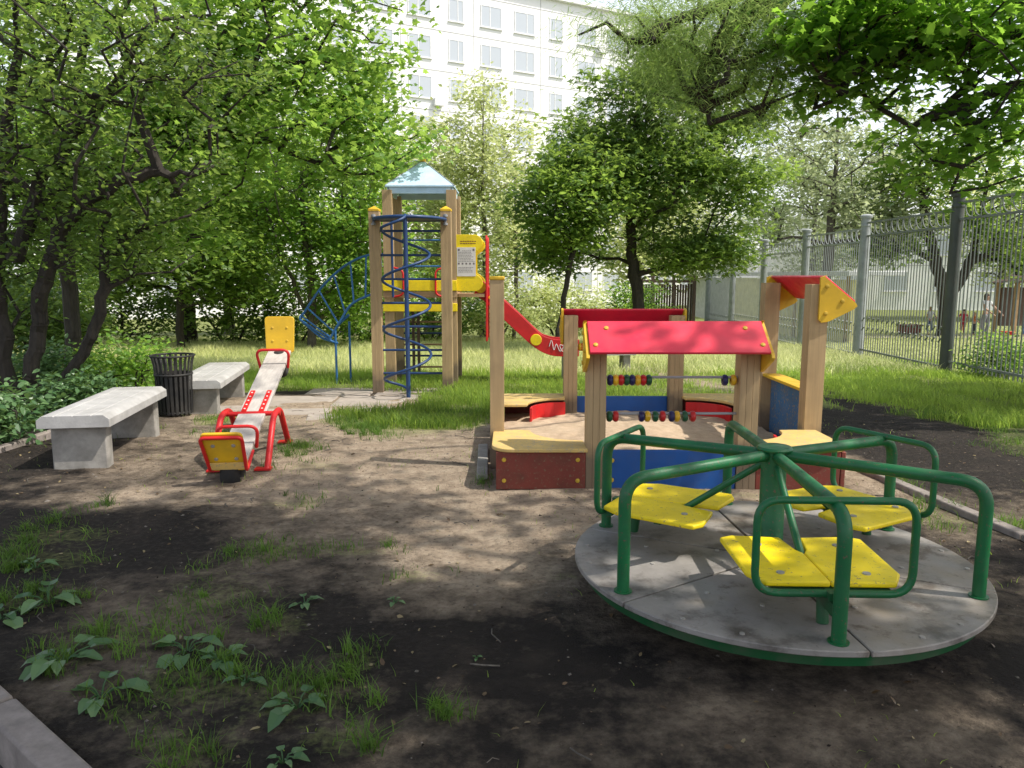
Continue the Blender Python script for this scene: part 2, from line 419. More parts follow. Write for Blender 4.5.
# bright white summer haze low in the sky
tc = nt.nodes.new('ShaderNodeTexCoord'); sp_ = nt.nodes.new('ShaderNodeSeparateXYZ'); nt.links.new(tc.outputs['Generated'], sp_.inputs[0])
hz = ramp(nt, sp_.outputs[2], [(0., (1., 1., 1.)), (.34, (.95, .96, .97)), (.55, (.10, .11, .12))]).outputs[0]
b2_ = nt.nodes.new('ShaderNodeBackground'); nt.links.new(hz, b2_.inputs[0]); b2_.inputs[1].default_value = .88
ad = nt.nodes.new('ShaderNodeAddShader'); nt.links.new(bg.outputs[0], ad.inputs[0]); nt.links.new(b2_.outputs[0], ad.inputs[1]); nt.links.new(ad.outputs[0], nt.nodes['World Output'].inputs[0])
SC.view_settings.view_transform = 'Standard'; SC.view_settings.look = 'None'; SC.view_settings.exposure = 0; SC.view_settings.gamma = 1
SC.cycles.use_denoising = True; SC.cycles.max_bounces = 8; SC.cycles.transmission_bounces = 6; SC.cycles.diffuse_bounces = 5
SC.cycles.sample_clamp_indirect = 6

# ------------------------------------------------------------------ ground masks (world coordinates)
def seg_d(x, y, a, b):
    ax, ay = a; bx, by = b; dx, dy = bx - ax, by - ay
    t = np.clip(((x - ax) * dx + (y - ay) * dy) / (dx * dx + dy * dy), 0, 1); return np.hypot(x - ax - t * dx, y - ay - t * dy)
def blob(x, y, cx, cy, rx, ry): return np.clip(1.25 - np.hypot((x - cx) / rx, (y - cy) / ry), 0, 1)
SANDBOX = (1.19, 6.86, 1.31)
def in_box(x, y, m=0.): return (np.abs(x - SANDBOX[0]) < SANDBOX[2] + m) & (np.abs(y - SANDBOX[1]) < SANDBOX[2] + m)
FG = [(-1.55, 3.75, .42, .55), (-1.75, 3.2, .45, .35), (-1.3, 2.8, .42, .3), (-2.35, 3.6, .4, .3), (-2.55, 4.1, .45, .25), (-1.45, 4.25, .3, .3), (-.95, 4.3, .4, .14),
      (-1.56, 5.2, .32, .18), (-1.25, 2.35, .42, .28), (-.66, 3.0, .16, .2), (-.5, 3.9, .25, .15), (-2.8, 4.5, .4, .2), (-.25, 2.6, .15, .1), (-1.7, 6.25, .5, .3),
      (-1.95, 6.8, .3, .55), (-1.9, 3.0, .3, .35), (-1.55, 2.55, .45, .25), (-.85, 2.75, .35, .25), (-.6, 2.45, .2, .12), (-1.05, 3.35, .2, .2), (.3, 3.9, .2, .1), (-2.95, 3.4, .5, .4), (-3.3, 4.2, .5, .3),
      (-.1, 5.75, .3, .22), (1.75, 5.4, .35, .12), (2.85, 4.9, .28, .45), (3.35, 4.6, .25, .35), (3.0, 5.7, .15, .45), (-3.1, 7.7, .35, .25), (-3.4, 8.7, .35, .45)]
def gmask(x, y):
    """0..1 how much grass grows at a point"""
    x = np.asarray(x, float); y = np.asarray(y, float); nz = fbm(x, y, 1.1, 21) - .5; n2 = fbm(x, y, .35, 27) - .5
    m = np.zeros_like(x)
    far = sst(9.9, 11.4, y + nz * 1.6 + .25 * np.clip(x, -3, 3) * (x < 0)) * (x < 4.9 + nz)
    tuft = np.clip(blob(x, y, -1.2, 8.9, .95, 1.45) * 2.0 + nz * .9, 0, 1)
    tuft = np.maximum(tuft, np.clip(blob(x, y, -.55, 10.6, 1.2, 1.6) * 1.7 + nz, 0, 1))
    mid = sst(8.9, 10.2, y + nz * 1.8) * (x > -.6) * (x < 4.3)
    right = sst(4.35, 5.15, x + nz * 1.3 + .0 * y) * sst(5.0, 6.6, y + nz)
    left = sst(-4.5, -5.2, x + nz * 1.2 - .28 * (y - 8)) * sst(7.5, 9.0, y + nz)
    m = np.maximum.reduce([far, tuft, mid, right, left])
    slab = (blob(x, y, -2.9, 10.4, 1.75, 1.2) > .25) & (x < -1.25)
    m = np.where(slab & (y < 11.7), m * .12, m)
    # trodden dark earth between the sandbox and the fence, and the trail behind it
    trail = np.exp(-(seg_d(x, y, (4.0, 8.8), (2.6, 15.5)) / .45) ** 2); m = m * (1 - .75 * trail)
    f = np.zeros_like(x)
    for cx, cy, rx, ry in FG: f = np.maximum(f, np.clip(blob(x, y, cx, cy, rx, ry) * 1.05 + nz * .8 + n2 * .5, 0, 1))
    m = np.maximum(m, f * .8 * (y < 9.5))
    m = np.where(in_box(x, y, .03), 0, m); m = np.where(kside(x, y) < .16, 0, m)
    return np.clip(m, 0, 1)

# ------------------------------------------------------------------ ground sheet
def axis_pts(lo, hi, a, b, step):
    mid = np.arange(a, b, step); l = []; p = a; s = step
    while p > lo: s *= 1.22; p -= s; l.append(p)
    r = []; p = mid[-1]; s = step
    while p < hi: s *= 1.22; p += s; r.append(p)
    return np.array(l[::-1] + list(mid) + r)
xs = axis_pts(-400, 400, -7, 7, .06); ys = axis_pts(-60, 700, 1.2, 14, .06)
X, Y = np.meshgrid(xs, ys); Z = gh(X, Y)
nx, ny = len(xs), len(ys)
me = bpy.data.meshes.new('ground'); V = np.stack([X, Y, Z], 2).reshape(-1, 3)
me.vertices.add(nx * ny); me.vertices.foreach_set('co', V.astype(np.float32).ravel())
ii = (np.arange(ny - 1)[:, None] * nx + np.arange(nx - 1)[None]).ravel(); q = np.stack([ii, ii + 1, ii + nx + 1, ii + nx], 1).astype(np.int32)
me.loops.add(q.size); me.loops.foreach_set('vertex_index', q.ravel()); me.polygons.add(len(q)); me.polygons.foreach_set('loop_start', np.arange(0, q.size, 4, dtype=np.int32))
me.polygons.foreach_set('use_smooth', np.ones(len(q), bool))
xf, yf = X.ravel(), Y.ravel(); nzf = fbm(xf, yf, 1.4, 41) - .5; nz2 = fbm(xf, yf, .4, 45) - .5
sand_sunspots = np.maximum.reduce([blob(xf, yf, .1, 5.0, 1.5, 1.1), blob(xf, yf, -.8, 6.3, 1.7, 2.2), blob(xf, yf, -1.0, 8.0, 1.5, 1.3) * .9, blob(xf, yf, -2.6, 9.6, 2.3, 1.5), blob(xf, yf, -1.6, 5.6, 1.1, .8) * .75,
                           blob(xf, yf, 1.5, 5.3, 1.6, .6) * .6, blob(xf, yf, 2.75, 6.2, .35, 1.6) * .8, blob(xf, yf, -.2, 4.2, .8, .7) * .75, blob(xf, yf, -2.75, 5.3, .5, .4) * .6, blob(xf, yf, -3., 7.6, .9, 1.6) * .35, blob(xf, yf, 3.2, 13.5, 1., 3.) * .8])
sand_sunspots = np.clip(sand_sunspots * 1.15 + nzf * .9 + nz2 * .35, 0, 1)  # pale sand, plus small blobs that paint sun spots into the earth colour
grs = gmask(xf, yf) * np.where(yf < 8.0, .40, 1.); grs = np.where((yf > 16) & (np.abs(xf) < 400), np.maximum(grs, .85), grs)
dark_soil = np.clip(blob(xf, yf, 1.35, 2.9, 2.0, 1.5) * 1.1 + nzf, 0, 1)  # darker soil around the front of the carousel
for nm, arr in (('sand_sunspots', sand_sunspots), ('grass', grs), ('dark_soil', dark_soil)):
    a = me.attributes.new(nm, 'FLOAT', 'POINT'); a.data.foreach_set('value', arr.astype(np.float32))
me.update(calc_edges=True)
m, nt, out = newmat('trodden_earth'); p = N(nt, 'ShaderNodeBsdfPrincipled'); co = objco(nt)
at = lambda n_: N(nt, 'ShaderNodeAttribute', attribute_name=n_).outputs['Fac']
f1 = noise(nt, co, 2.2, 8, .65); f2 = noise(nt, co, 26, 6, .7); f3 = noise(nt, co, 120, 4, .7); f4 = noise(nt, co, 7, 6, .7)
soil = ramp(nt, f1, [(.3, (.013, .0102, .0087)), (.52, (.025, .0195, .0158)), (.75, (.047, .036, .029))]).outputs[0]
soil = mix(nt, ramp(nt, f2, [(.5, 0.), (.68, .55)]).outputs[0], soil, (.085, .068, .055))
soil = mix(nt, ramp(nt, f2, [(.3, .75), (.45, 0.)]).outputs[0], soil, (.010, .008, .007))
soil = mix(nt, ramp(nt, f3, [(.66, 0.), (.72, .5)]).outputs[0], soil, (.11, .09, .07))
soil = mix(nt, at('dark_soil'), soil, (.017, .013, .011))
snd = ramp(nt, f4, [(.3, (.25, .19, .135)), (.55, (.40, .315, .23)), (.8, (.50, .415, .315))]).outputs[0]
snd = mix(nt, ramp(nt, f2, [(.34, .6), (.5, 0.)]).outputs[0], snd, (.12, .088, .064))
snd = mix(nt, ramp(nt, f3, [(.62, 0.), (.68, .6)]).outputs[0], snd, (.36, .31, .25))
ma = N(nt, 'ShaderNodeMath', operation='MULTIPLY_ADD'); nt.links.new(f4, ma.inputs[0]); ma.inputs[1].default_value = .6; nt.links.new(at('sand_sunspots'), ma.inputs[2])
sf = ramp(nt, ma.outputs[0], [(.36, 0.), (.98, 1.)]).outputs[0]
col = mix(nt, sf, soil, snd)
mg = N(nt, 'ShaderNodeMath', operation='MULTIPLY_ADD'); nt.links.new(f2, mg.inputs[0]); mg.inputs[1].default_value = .8; nt.links.new(at('grass'), mg.inputs[2])
gf = ramp(nt, mg.outputs[0], [(.62, 0.), (1., .85)]).outputs[0]
gc = ramp(nt, f4, [(.3, (.10, .13, .03)), (.7, (.30, .34, .11))]).outputs[0]
col = mix(nt, gf, col, gc)
nt.links.new(col, p.inputs['Base Color']); p.inputs['Roughness'].default_value = .92; p.inputs['Specular IOR Level'].default_value = .25
hs = N(nt, 'ShaderNodeMath', operation='MULTIPLY_ADD'); nt.links.new(f3, hs.inputs[0]); hs.inputs[1].default_value = .35; nt.links.new(f2, hs.inputs[2])
nt.links.new(bump(nt, hs.outputs[0], .9, .035), p.inputs['Normal']); nt.links.new(p.outputs[0], out.inputs[0])
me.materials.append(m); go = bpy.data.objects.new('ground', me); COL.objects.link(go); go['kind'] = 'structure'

# asphalt path on the camera side of the near kerb: its own sheet
m, nt, out = newmat('asphalt'); p = N(nt, 'ShaderNodeBsdfPrincipled'); co = objco(nt); f = noise(nt, co, 90, 4, .7)
nt.links.new(ramp(nt, f, [(.35, (.022, .021, .021)), (.65, (.06, .058, .055))]).outputs[0], p.inputs['Base Color']); p.inputs['Roughness'].default_value = .9
nt.links.new(bump(nt, f, .6, .006), p.inputs['Normal']); nt.links.new(p.outputs[0], out.inputs[0])
pm = MB(); n_ = 60
for i in range(n_ + 1):
    q = KA - KD * 4 + KD * (12 * i / n_)
    for w_ in (-.11, -2.2):
        e_ = q + KN * w_; pm.v.append((e_[0], e_[1], -.10 + .004))
for i in range(n_): pm.f.append((2*i, 2*i+2, 2*i+3, 2*i+1)); pm.mi.append(0)
po = pm.build('path', m); po['kind'] = 'structure'

# near kerb: two concrete lengths
kerb_ang = math.atan2(KD[1], KD[0])
def kerb(name, label, a, b, w_, top, bot, mat, group=None):
    a = Vector(a); b = Vector(b); d = b - a; c = (a + b) / 2; r_ = Matrix.Rotation(math.atan2(d.y, d.x), 3, 'Z')
    o = thing(name, label, 'kerb', (c.x, c.y, bot), 0, group)
    k = MB().box((0, 0, (top - bot) / 2), (d.length - .012, w_, top - bot), r_); k.build(name.replace('stone', 'block'), mat, o, bevel=.012)
    return o
def kpt(t, off=0.): q = KA + KD * t + KN * off; return (q[0], q[1])
Lk = np.linalg.norm(KB - KA)
kerb('kerb_stone', 'concrete kerb stone in the bottom left corner of the picture, edging the dark path', kpt(3.14, -.055), kpt(4.14, -.055), .11, .055, -.2, M['conc_kerb'], 'kerb stones along the dark path')
kerb('kerb_stone', 'kerb stone at the left picture edge whose end just shows beyond the corner one', kpt(2.12, -.055), kpt(3.13, -.055), .11, .052, -.2, M['conc_kerb'], 'kerb stones along the dark path')
# kerb of the bench row, far left
for i in range(3):
    a = Vector((-4.95 + .13 * 0, 5.25 + i * 1.0)); a = Vector((-4.75 + .04 * i, 5.3 + i * .98)); b = a + Vector((.04, .97))
    kerb('kerb_stone', ['low pale kerb stone lying left of the near bench at the picture edge', 'low kerb stone behind the near end of the near bench', 'low kerb stone behind the far end of the near bench'][i], a, b, .08, .05, -.15, M['conc_kerb'], 'low kerb stones behind the benches')
# edging behind the carousel, right
rk = [(3.28, 3.6), (3.13, 4.45), (3.0, 5.3), (2.87, 6.15), (2.76, 6.95)]
for i in range(4):
    kerb('kerb_stone', ['grey edging stone nearest to the camera, right of the green carousel', 'grey edging stone right behind the right-hand carousel seat', 'pale edging stone beside the front right sandbox corner', 'edging stone along the right side of the sandbox'][i], rk[i], rk[i+1], .09, .045, -.12, M['conc_kerb'], 'edging stones between carousel and dark earth')

# slabs of the paved walk in front of the tower
sl_i = 0
lab = ['paving slab by the far seesaw seat', 'paving slab left of the tower front posts', 'paving slab under the blue spiral climber edge', 'paving slab half under the grass left of the tower', 'paving slab between bench and seesaw',
       'broad paving slab in the middle of the pale walk', 'cracked paving slab in front of the arched ladder', 'sunlit paving slab in front of the tower', 'small paving slab on the near edge of the walk']
for (cx, cy, w_, d_, a_) in [(-2.75, 9.3, .95, .5, .10), (-1.95, 10.35, .95, .95, .06), (-1.5, 10.75, .3, .5, .02), (-1.75, 9.45, .5, .5, .14), (-3.6, 9.55, .7, .6, .1), (-2.95, 10.3, .98, .98, .08), (-2.6, 11.35, 1.0, .95, .05), (-1.55, 11.4, .98, .98, .03), (-2.2, 8.85, .45, .45, .2)]:
    z_ = g1(cx, cy); o = thing('paving_slab', 'sunlit ' + lab[sl_i] if 'sunlit' not in lab[sl_i] else lab[sl_i], 'paving slab', (cx, cy, z_), a_, 'pale concrete slabs of the walk'); sl_i += 1
    rm = Matrix.Rotation(-.02, 3, 'X') @ Matrix.Rotation(random.uniform(-.02, .02), 3, 'Y')
    MB().box((0, 0, -.04), (w_, d_, .09), rm).build('slab', M['slabm'], o, bevel=.012)

# sand in the box
m, nt, out = newmat('play_sand'); p = N(nt, 'ShaderNodeBsdfPrincipled'); co = objco(nt); f = noise(nt, co, 9, 6, .7); f2 = noise(nt, co, 140, 4, .7)
c_ = ramp(nt, f, [(.3, (.40, .29, .19)), (.7, (.60, .46, .32))]).outputs[0]; c_ = mix(nt, ramp(nt, f2, [(.55, 0.), (.7, .5)]).outputs[0], c_, (.20, .14, .09))
nt.links.new(c_, p.inputs['Base Color']); p.inputs['Roughness'].default_value = .95; nt.links.new(bump(nt, f2, .6, .012), p.inputs['Normal']); nt.links.new(p.outputs[0], out.inputs[0])
n_ = 90; h_ = 1.27; gx = np.linspace(-h_, h_, n_); SX, SY = np.meshgrid(gx, gx)
SZ = .10 + .10 * np.exp(-(SX ** 2 + SY ** 2) / 1.1) + .09 * (fbm(SX, SY, .7, 61) - .5) + .05 * (fbm(SX, SY, .22, 66) - .5)
sm = MB(); sm.v = [(a + SANDBOX[0], b + SANDBOX[1], c) for a, b, c in zip(SX.ravel(), SY.ravel(), SZ.ravel())]
for j in range(n_ - 1):
    for i in range(n_ - 1): sm.f.append((j*n_+i, j*n_+i+1, (j+1)*n_+i+1, (j+1)*n_+i)); sm.mi.append(0)
so_ = sm.build('sand', m, angle=180); so_['kind'] = 'structure'
# ------------------------------------------------------------------ CAROUSEL
cx, cy = 1.272, 3.60; ca = thing('carousel', 'round child carousel with grey plywood deck, green tube rails and three yellow seats', 'carousel', (cx, cy, 0))
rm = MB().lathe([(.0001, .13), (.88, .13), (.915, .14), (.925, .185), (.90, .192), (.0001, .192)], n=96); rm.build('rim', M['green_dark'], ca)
# deck material: weathered plywood
m, nt, out = newmat('weathered_plywood'); p = N(nt, 'ShaderNodeBsdfPrincipled'); co = objco(nt)
f1 = noise(nt, co, 4, 7, .65); f2 = noise(nt, co, 40, 5, .7); f3 = noise(nt, co, 1.6, 4)
c_ = ramp(nt, f1, [(.3, (.17, .155, .142)), (.65, (.31, .288, .268))]).outputs[0]
c_ = mix(nt, ramp(nt, f3, [(.55, 0.), (.72, .6)]).outputs[0], c_, (.25, .19, .11))
c_ = mix(nt, ramp(nt, f2, [(.63, 0.), (.72, .75)]).outputs[0], c_, (.03, .026, .023))
c_ = mix(nt, ramp(nt, f1, [(.30, .85), (.46, 0.)]).outputs[0], c_, (.055, .046, .040))
f4 = noise(nt, co, 2.4, 8, .75); c_ = mix(nt, ramp(nt, f4, [(.56, 0.), (.64, .7)]).outputs[0], c_, (.085, .062, .045))
f5 = noise(nt, co, 11, 8, .8); c_ = mix(nt, ramp(nt, f5, [(.62, 0.), (.68, .55)]).outputs[0], c_, (.38, .36, .34))
nt.links.new(c_, p.inputs['Base Color']); nt.links.new(ramp(nt, f1, [(.3, .42), (.7, .7)]).outputs[0], p.inputs['Roughness']); p.inputs['Specular IOR Level'].default_value = .35
nt.links.new(bump(nt, f2, .25, .006), p.inputs['Normal']); nt.links.new(p.outputs[0], out.inputs[0]); PLY = m
dk = MB()
for k in range(6):
    a0 = R(k * 60 + 30.5 + 243); pts = []; gap = .0035
    a1 = a0 + R(60); n_ = 18
    d0 = Vector((math.cos(a0), math.sin(a0), 0)); d1 = Vector((math.cos(a1), math.sin(a1), 0)); mid = (d0 + d1).normalized()
    for i in range(n_ + 1):
        a = a0 + R(60) * i / n_; e = gap / .955 * (1 - 2 * i / n_); pts.append((.957 * math.cos(a + e), .957 * math.sin(a + e), .194))
    pts.append(tuple(mid * .02 + Vector((0, 0, .194)))); dk.prism(pts, (0, 0, .026))
DECK = dk.build('deck', PLY, ca, bevel=.004, seg=1)
# bolts in the deck
for k in range(6):
    for rr in (.25, .6, .9):
        for s in (-.12, .12):
            a = R(k * 60 + 27 + 30.5) + s / max(rr, .4); MB().disc(.011, .006, (rr * math.cos(a), rr * math.sin(a), .222), 10).build('deck_bolt', M['bolt_steel'], DECK)
hub = MB().lathe([(.0001, .2), (.066, .2), (.066, .222), (.06, .23), (.06, .765), (.0001, .765)], n=28); hb = hub.build('column', M['green'], ca)
MB().lathe([(.0001, .762), (.082, .762), (.085, .77), (.078, .78), (.03, .786), (.0001, .787)], n=28).build('cap', M['green'], hb)
TR = .0275
for k in range(6):
    a = R(267 + 60 * k + .8); u = Vector((math.cos(a), math.sin(a), 0)); rr = .885
    p = rounded([u * .05 + Vector((0, 0, .738)), u * rr + Vector((0, 0, .725)), u * rr + Vector((0, 0, .215))], .11, 8)
    r_ = MB().tube(p, TR, 14); r_.lathe([(.0001, 0), (.04, 0), (.04, .006), (.0001, .006)], u * rr + Vector((0, 0, .221)), 16); r_.build('rail', M['green'], ca)
    if k % 2 == 0:
        v = Vector((-u.y, u.x, 0)); Zv = Vector((0, 0, 1))
        def L(uu, vv, zz): return u * uu + v * vv + Zv * zz
        ps = rounded([L(.80, -.30, .378), L(.80, -.30, .75), L(.80, .30, .75), L(.80, .30, .378)], .09, 7, True)
        MB().tube(ps, .0155, 12, True).build('guard_loop', M['green'], ca)
        sb_ = MB().tube([L(.05, 0, .69), L(.40, 0, .425), L(.46, 0, .38)], .017, 12); sb_.build('strut', M['green'], ca)
        se = MB()
        for s in (-1, 1):
            out2 = [(.275, .045), (.255, .24), (.285, .295), (.69, .285), (.785, .235), (.785, .0012), (.47, .0012), (.43, .022)]
            pl = [L(uu, s * vv * (1.07 if vv > .1 else 1), .395) for uu, vv in out2]; se.prism(pl, (0, 0, .024))
        so_ = se.build('seat', M['yellow'], ca, bevel=.008, seg=3)
        for s in (-1, 1):
            for uu in (.38, .70): MB().disc(.016, .006, L(uu, s * .17, .421), 12).build('seat_bolt', M['bolt_steel'], so_)
        br = MB(); rot = Matrix.Rotation(a, 3, 'Z')
        br.box(L(.62, 0, .378), (.44, .05, .03), rot); br.box(L(.765, 0, .376), (.035, .46, .028), rot); br.box(L(.50, 0, .376), (.035, .46, .028), rot)
        br.tube([L(.70, 0, .365), L(.72, 0, .22)], .024, 10); br.box(L(.80, 0, .33), (.16, .03, .05), rot)
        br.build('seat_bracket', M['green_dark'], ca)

# ------------------------------------------------------------------ SANDBOX
sx, sy, sh = SANDBOX; sbx = thing('sandbox', 'square wooden sandbox with red awnings, bead counters and blue, red and yellow boards', 'sandbox', (sx, sy, 0))
off = (sx, sy, 0)
def Q(a):  # quarter turns: local frame side -> sandbox frame
    return Matrix.Rotation(a, 3, 'Z')
PW = .145; px_ = .565
# corner boxes: worn red boards and yellow curved seats
for k in range(4):
    q = Q(k * PI / 2)                       # corner at local (-sh,-sh)
    w_ = sh - px_ - PW / 2
    b = MB(); t = .035
    b.box(q @ Vector((-sh + w_ / 2, -sh + t / 2, .145)), (w_, t, .29), q); b.box(q @ Vector((-sh + t / 2, -sh + w_ / 2 + t / 2 + .002, .145)), (t, w_ - t - .006, .29), q)
    cb = b.build('corner_board', M['red_worn'], sbx, bevel=.006)
    ib = MB(); aq = q @ Matrix.Rotation(-PI / 4, 3, 'Z')
    for tt in range(5):   # inner curved board in short straight staves
        a0, a1 = R(tt * 18), R(tt * 18 + 18); am = (a0 + a1) / 2; rr = .36
        c = Vector((-sh + w_ - rr * math.sin(am) * 1.0, -sh + w_ - rr * math.cos(am), .19)); ib.box(q @ c, (rr * R(18) + .01, .02, .18), q @ Matrix.Rotation(-am, 3, 'Z'))
    ib.build('inner_board', M['red'], sbx)
    pl = []; o_ = .035; ow = w_ + .01
    for i in range(7):
        a = R(90 * i / 6); rr = .16; pl.append((-sh - o_ + rr - rr * math.cos(a), -sh - o_ + rr - rr * math.sin(a)))
    pl.append((-sh + ow, -sh - o_)); pl.append((-sh + ow, -sh + .17))
    for i in range(11):
        a = R(90 * i / 10); pl.append((-sh + w_ - .40 * math.sin(a) + .0, -sh + w_ - .40 * math.cos(a) - .03 * 0))
    pl.append((-sh + .17, -sh + ow)); pl.append((-sh - o_, -sh + ow))
    MB().prism([q @ Vector((a, b_, .293)) for a, b_ in pl], (0, 0, .028)).build('corner_seat', M['yellow_sand'], sbx, bevel=.006)
    bt = MB()
    for zz in (.07, .23):
        for uu in (.06, w_ - .06): bt.lathe([(.017, 0), (.015, .008), (.0001, .012)], (0, 0, 0), 12); n0 = len(bt.v) - 36; \
            bt.v.__setitem__(slice(n0, None), [tuple(q @ (Vector((-sh + uu, -sh, zz)) + Vector((v_[0], -v_[2], v_[1])))) for v_ in bt.v[n0:]])
    bt.build('bolt_cap', M['bolt'], cb)
def side(k, top, frame, mat, rods, shelf, board_h, shift=0.):
    sh = SANDBOX[2] + shift; q = Q(k * PI / 2)                        # front side: y = -sh
    W = 2 * px_ - PW
    posts = []
    for s in (-1, 1):
        pm = MB()
        for j in (-1, 0, 1): pm.box(q @ Vector((s * px_ + j * PW / 3, -sh + PW / 2, (top - .075) / 2 - .15)), (PW / 3 - .0015, PW, top - .075 + .3), q)
        posts.append(pm.build('post', M['post'], sbx, bevel=.002))
    b = MB().box(q @ Vector((0, -sh + .03, board_h / 2)), (W + .0 - .004, .04, board_h), q)
    bo = b.build('side_board', mat, sbx, bevel=.006)
    bb = MB()
    for s in (-1, 1):
        for zz in (.075, board_h - .075):
            c = Vector((s * (W / 2 - .05), -sh + .004, zz)); n0 = len(bb.v); bb.lathe([(.019, 0), (.017, .010), (.008, .014), (.0001, .014)], (0, 0, 0), 12)
            bb.v[n0:] = [tuple(q @ (c + Vector((v_[0], -v_[2], v_[1])))) for v_ in bb.v[n0:]]
    bb.build('bolt_cap', M['bolt'], bo)
    if shelf:
        MB().box(q @ Vector((0, -sh + .05, board_h + .016)), (W - .004, .17, .028), q).build('shelf', M['yellow_edge'], sbx, bevel=.006)
    if frame:
        # side cheeks (pointing outwards) and the sloping red panel
        H = .34; prof = [(.03, 0), (.055, -.012), (-.21, -.225), (-.225, -.25), (-.20, -.275), (.0, -.375), (.06, -.385), (.085, -.36), (.085, -.02)]
        for s in (-1, 1):
            pl = [q @ Vector((s * (px_ + PW / 2 + .004), -sh + a, top + z)) for a, z in prof]
            ck = MB().prism(pl, q @ Vector((s * .024, 0, 0))).build('awning_cheek', M['yellow_edge'], sbx, bevel=.008, seg=3)
            bt = MB()
            for a, z in ((.03, -.09), (-.10, -.21), (.03, -.31)):
                n0 = len(bt.v); c = Vector((s * (px_ + PW / 2 + .028), -sh + a, top + z)); bt.lathe([(.018, 0), (.016, .010), (.0001, .013)], (0, 0, 0), 12)
                bt.v[n0:] = [tuple(q @ (c + Vector((s * v_[2], v_[0], v_[1])))) for v_ in bt.v[n0:]]
            bt.build('bolt_cap', M['bolt'], ck)
        a = math.atan2(.213, .265); L_ = .33; cpos = Vector((0, -sh - .083, top - .115))
        rp = q @ Matrix.Rotation(a, 3, 'X'); pn = MB().box(q @ cpos, (2 * px_ + PW + .005, L_, .022), rp).build('awning_panel', M['red_pink'], sbx, bevel=.005)
        bt = MB()
        for s in (-1, 1):
            for e in (-.09, .085):
                c = cpos + Matrix.Rotation(a, 3, 'X') @ Vector((s * (px_ - .02 + (.05 if e < 0 else -.04)), e, .011)); n0 = len(bt.v); bt.lathe([(.018, 0), (.016, .008), (.0001, .012)], (0, 0, 0), 12)
                ax = Matrix.Rotation(a, 3, 'X'); bt.v[n0:] = [tuple(q @ (c + ax @ Vector(v_))) for v_ in bt.v[n0:]]
        bt.build('bolt_cap', M['bolt'], pn)
    for z, beads in rods:
        yl = -sh + PW / 2
        MB().tube([q @ Vector((-W / 2, yl, z)), q @ Vector((W / 2, yl, z))], .010, 10).build('counter_rod', M['steel'], sbx)
        for (f, c) in beads:
            xx = -W / 2 + f * W; n0 = 0; bd = MB()
            pr = [(.011, -.018), (.030, -.020), (.040, -.012), (.0425, 0), (.040, .012), (.030, .020), (.011, .018)]
            bd.lathe(pr, (0, 0, 0), 20); bd.v = [tuple(q @ (Vector((xx, yl, z - .022)) + Vector((v_[2], v_[0], v_[1])))) for v_ in bd.v]
            bd.build('counter_bead', M['ring_' + c], sbx)
st_ = .042
top_rod = [(.035 + i * st_, c) for i, c in enumerate(['blu', 'yel', 'red', 'grn', 'blu', 'yel', 'red', 'grn'])] + [(.905, 'blu'), (.968, 'yel')]
low_rod = [(.035, 'grn'), (.082, 'red'), (.28, 'blu'), (.325, 'yel'), (.385, 'grn'), (.44, 'red'), (.51, 'blu'), (.55, 'yel'), (.61, 'grn'), (.67, 'red')]
side(0, 1.27, True, M['blue'], [(.845, top_rod), (.57, low_rod)], False, .30)
side(1, 1.60, True, M['blue_worn'], [], True, .62, .08)
side(2, 1.25, True, M['blue'], [(.86, [(.9, 'yel'), (.945, 'red'), (.99 - .02, 'yel'), (.855, 'red')])], False, .30)
# left side: one tall post with a yellow cap, low board
q = Q(3 * PI / 2); pm = MB(); PW = .115; sh = SANDBOX[2] + .06
for j in (-1, 0, 1): pm.box(q @ Vector((px_ + .08 + j * PW / 3, -sh + PW / 2, .61)), (PW / 3 - .003, PW, 1.9), q)
po = pm.build('post', M['post'], sbx, bevel=.002)
MB().box(q @ Vector((px_ + .08, -sh + PW / 2, 1.575)), (PW + .012, PW + .012, .03), q).build('post_cap', M['yellow_edge'], po, bevel=.008)
MB().box(q @ Vector((-.05, -sh + .03, .15)), (2 * px_, .04, .29), q).build('side_board', M['red_worn'], sbx, bevel=.006)
# loose plank on the ground along the left side
pk = thing('loose_plank', 'weathered pale plank lying on the ground along the left side of the sandbox', 'plank', (-.25, 6.35, .03), 0)
MB().box((0, 0, 0), (.09, 1.1, .045), Matrix.Rotation(.03, 3, 'Z')).build('plank', M['conc_leg'], pk, bevel=.008)

# ------------------------------------------------------------------ SEESAW
sw0 = Vector((-2.2, 6.6, 0)); sw = thing('seesaw', 'red and grey seesaw with yellow backrests, its near end down on the earth', 'seesaw', sw0)
pa = Vector((-2.20, 5.78, .13)); pb = Vector((-2.47, 8.05, .79)); ax_ = (pb - pa).normalized(); rt = Vector((ax_.y, -ax_.x, 0)).normalized(); upv = rt.cross(ax_)
rotm = Matrix((rt, ax_, upv)).transposed(); Ln = (pb - pa).length
def S(s, r_, u_): return pa + ax_ * s + rt * r_ + upv * u_ - sw0
pl = MB().box((0, 0, 0), (.235, Ln, .04)); pls = [tuple(rotm @ Vector(v_) + (pa + pb) / 2 - sw0) for v_ in pl.v]; pl.v = pls; pl.build('plank', M['plank_grey'], sw, bevel=.008)
for s in (-1, 1):
    pt = MB().box(S(Ln * .47, s * .075, .024), (.042, .44, .012), rotm); po = pt.build('holder_plate', M['red'], sw)
    pd = MB()
    for i in range(5): pd.disc(.009, .004, (0, 0, 0), 10); n0 = len(pd.v) - 40; pd.v[n0:] = [tuple(rotm @ Vector(v_) + S(Ln * .47 + (i - 2) * .085, s * .075, .031)) for v_ in pd.v[n0:]]
    pd.build('rivet', M['white'], po)
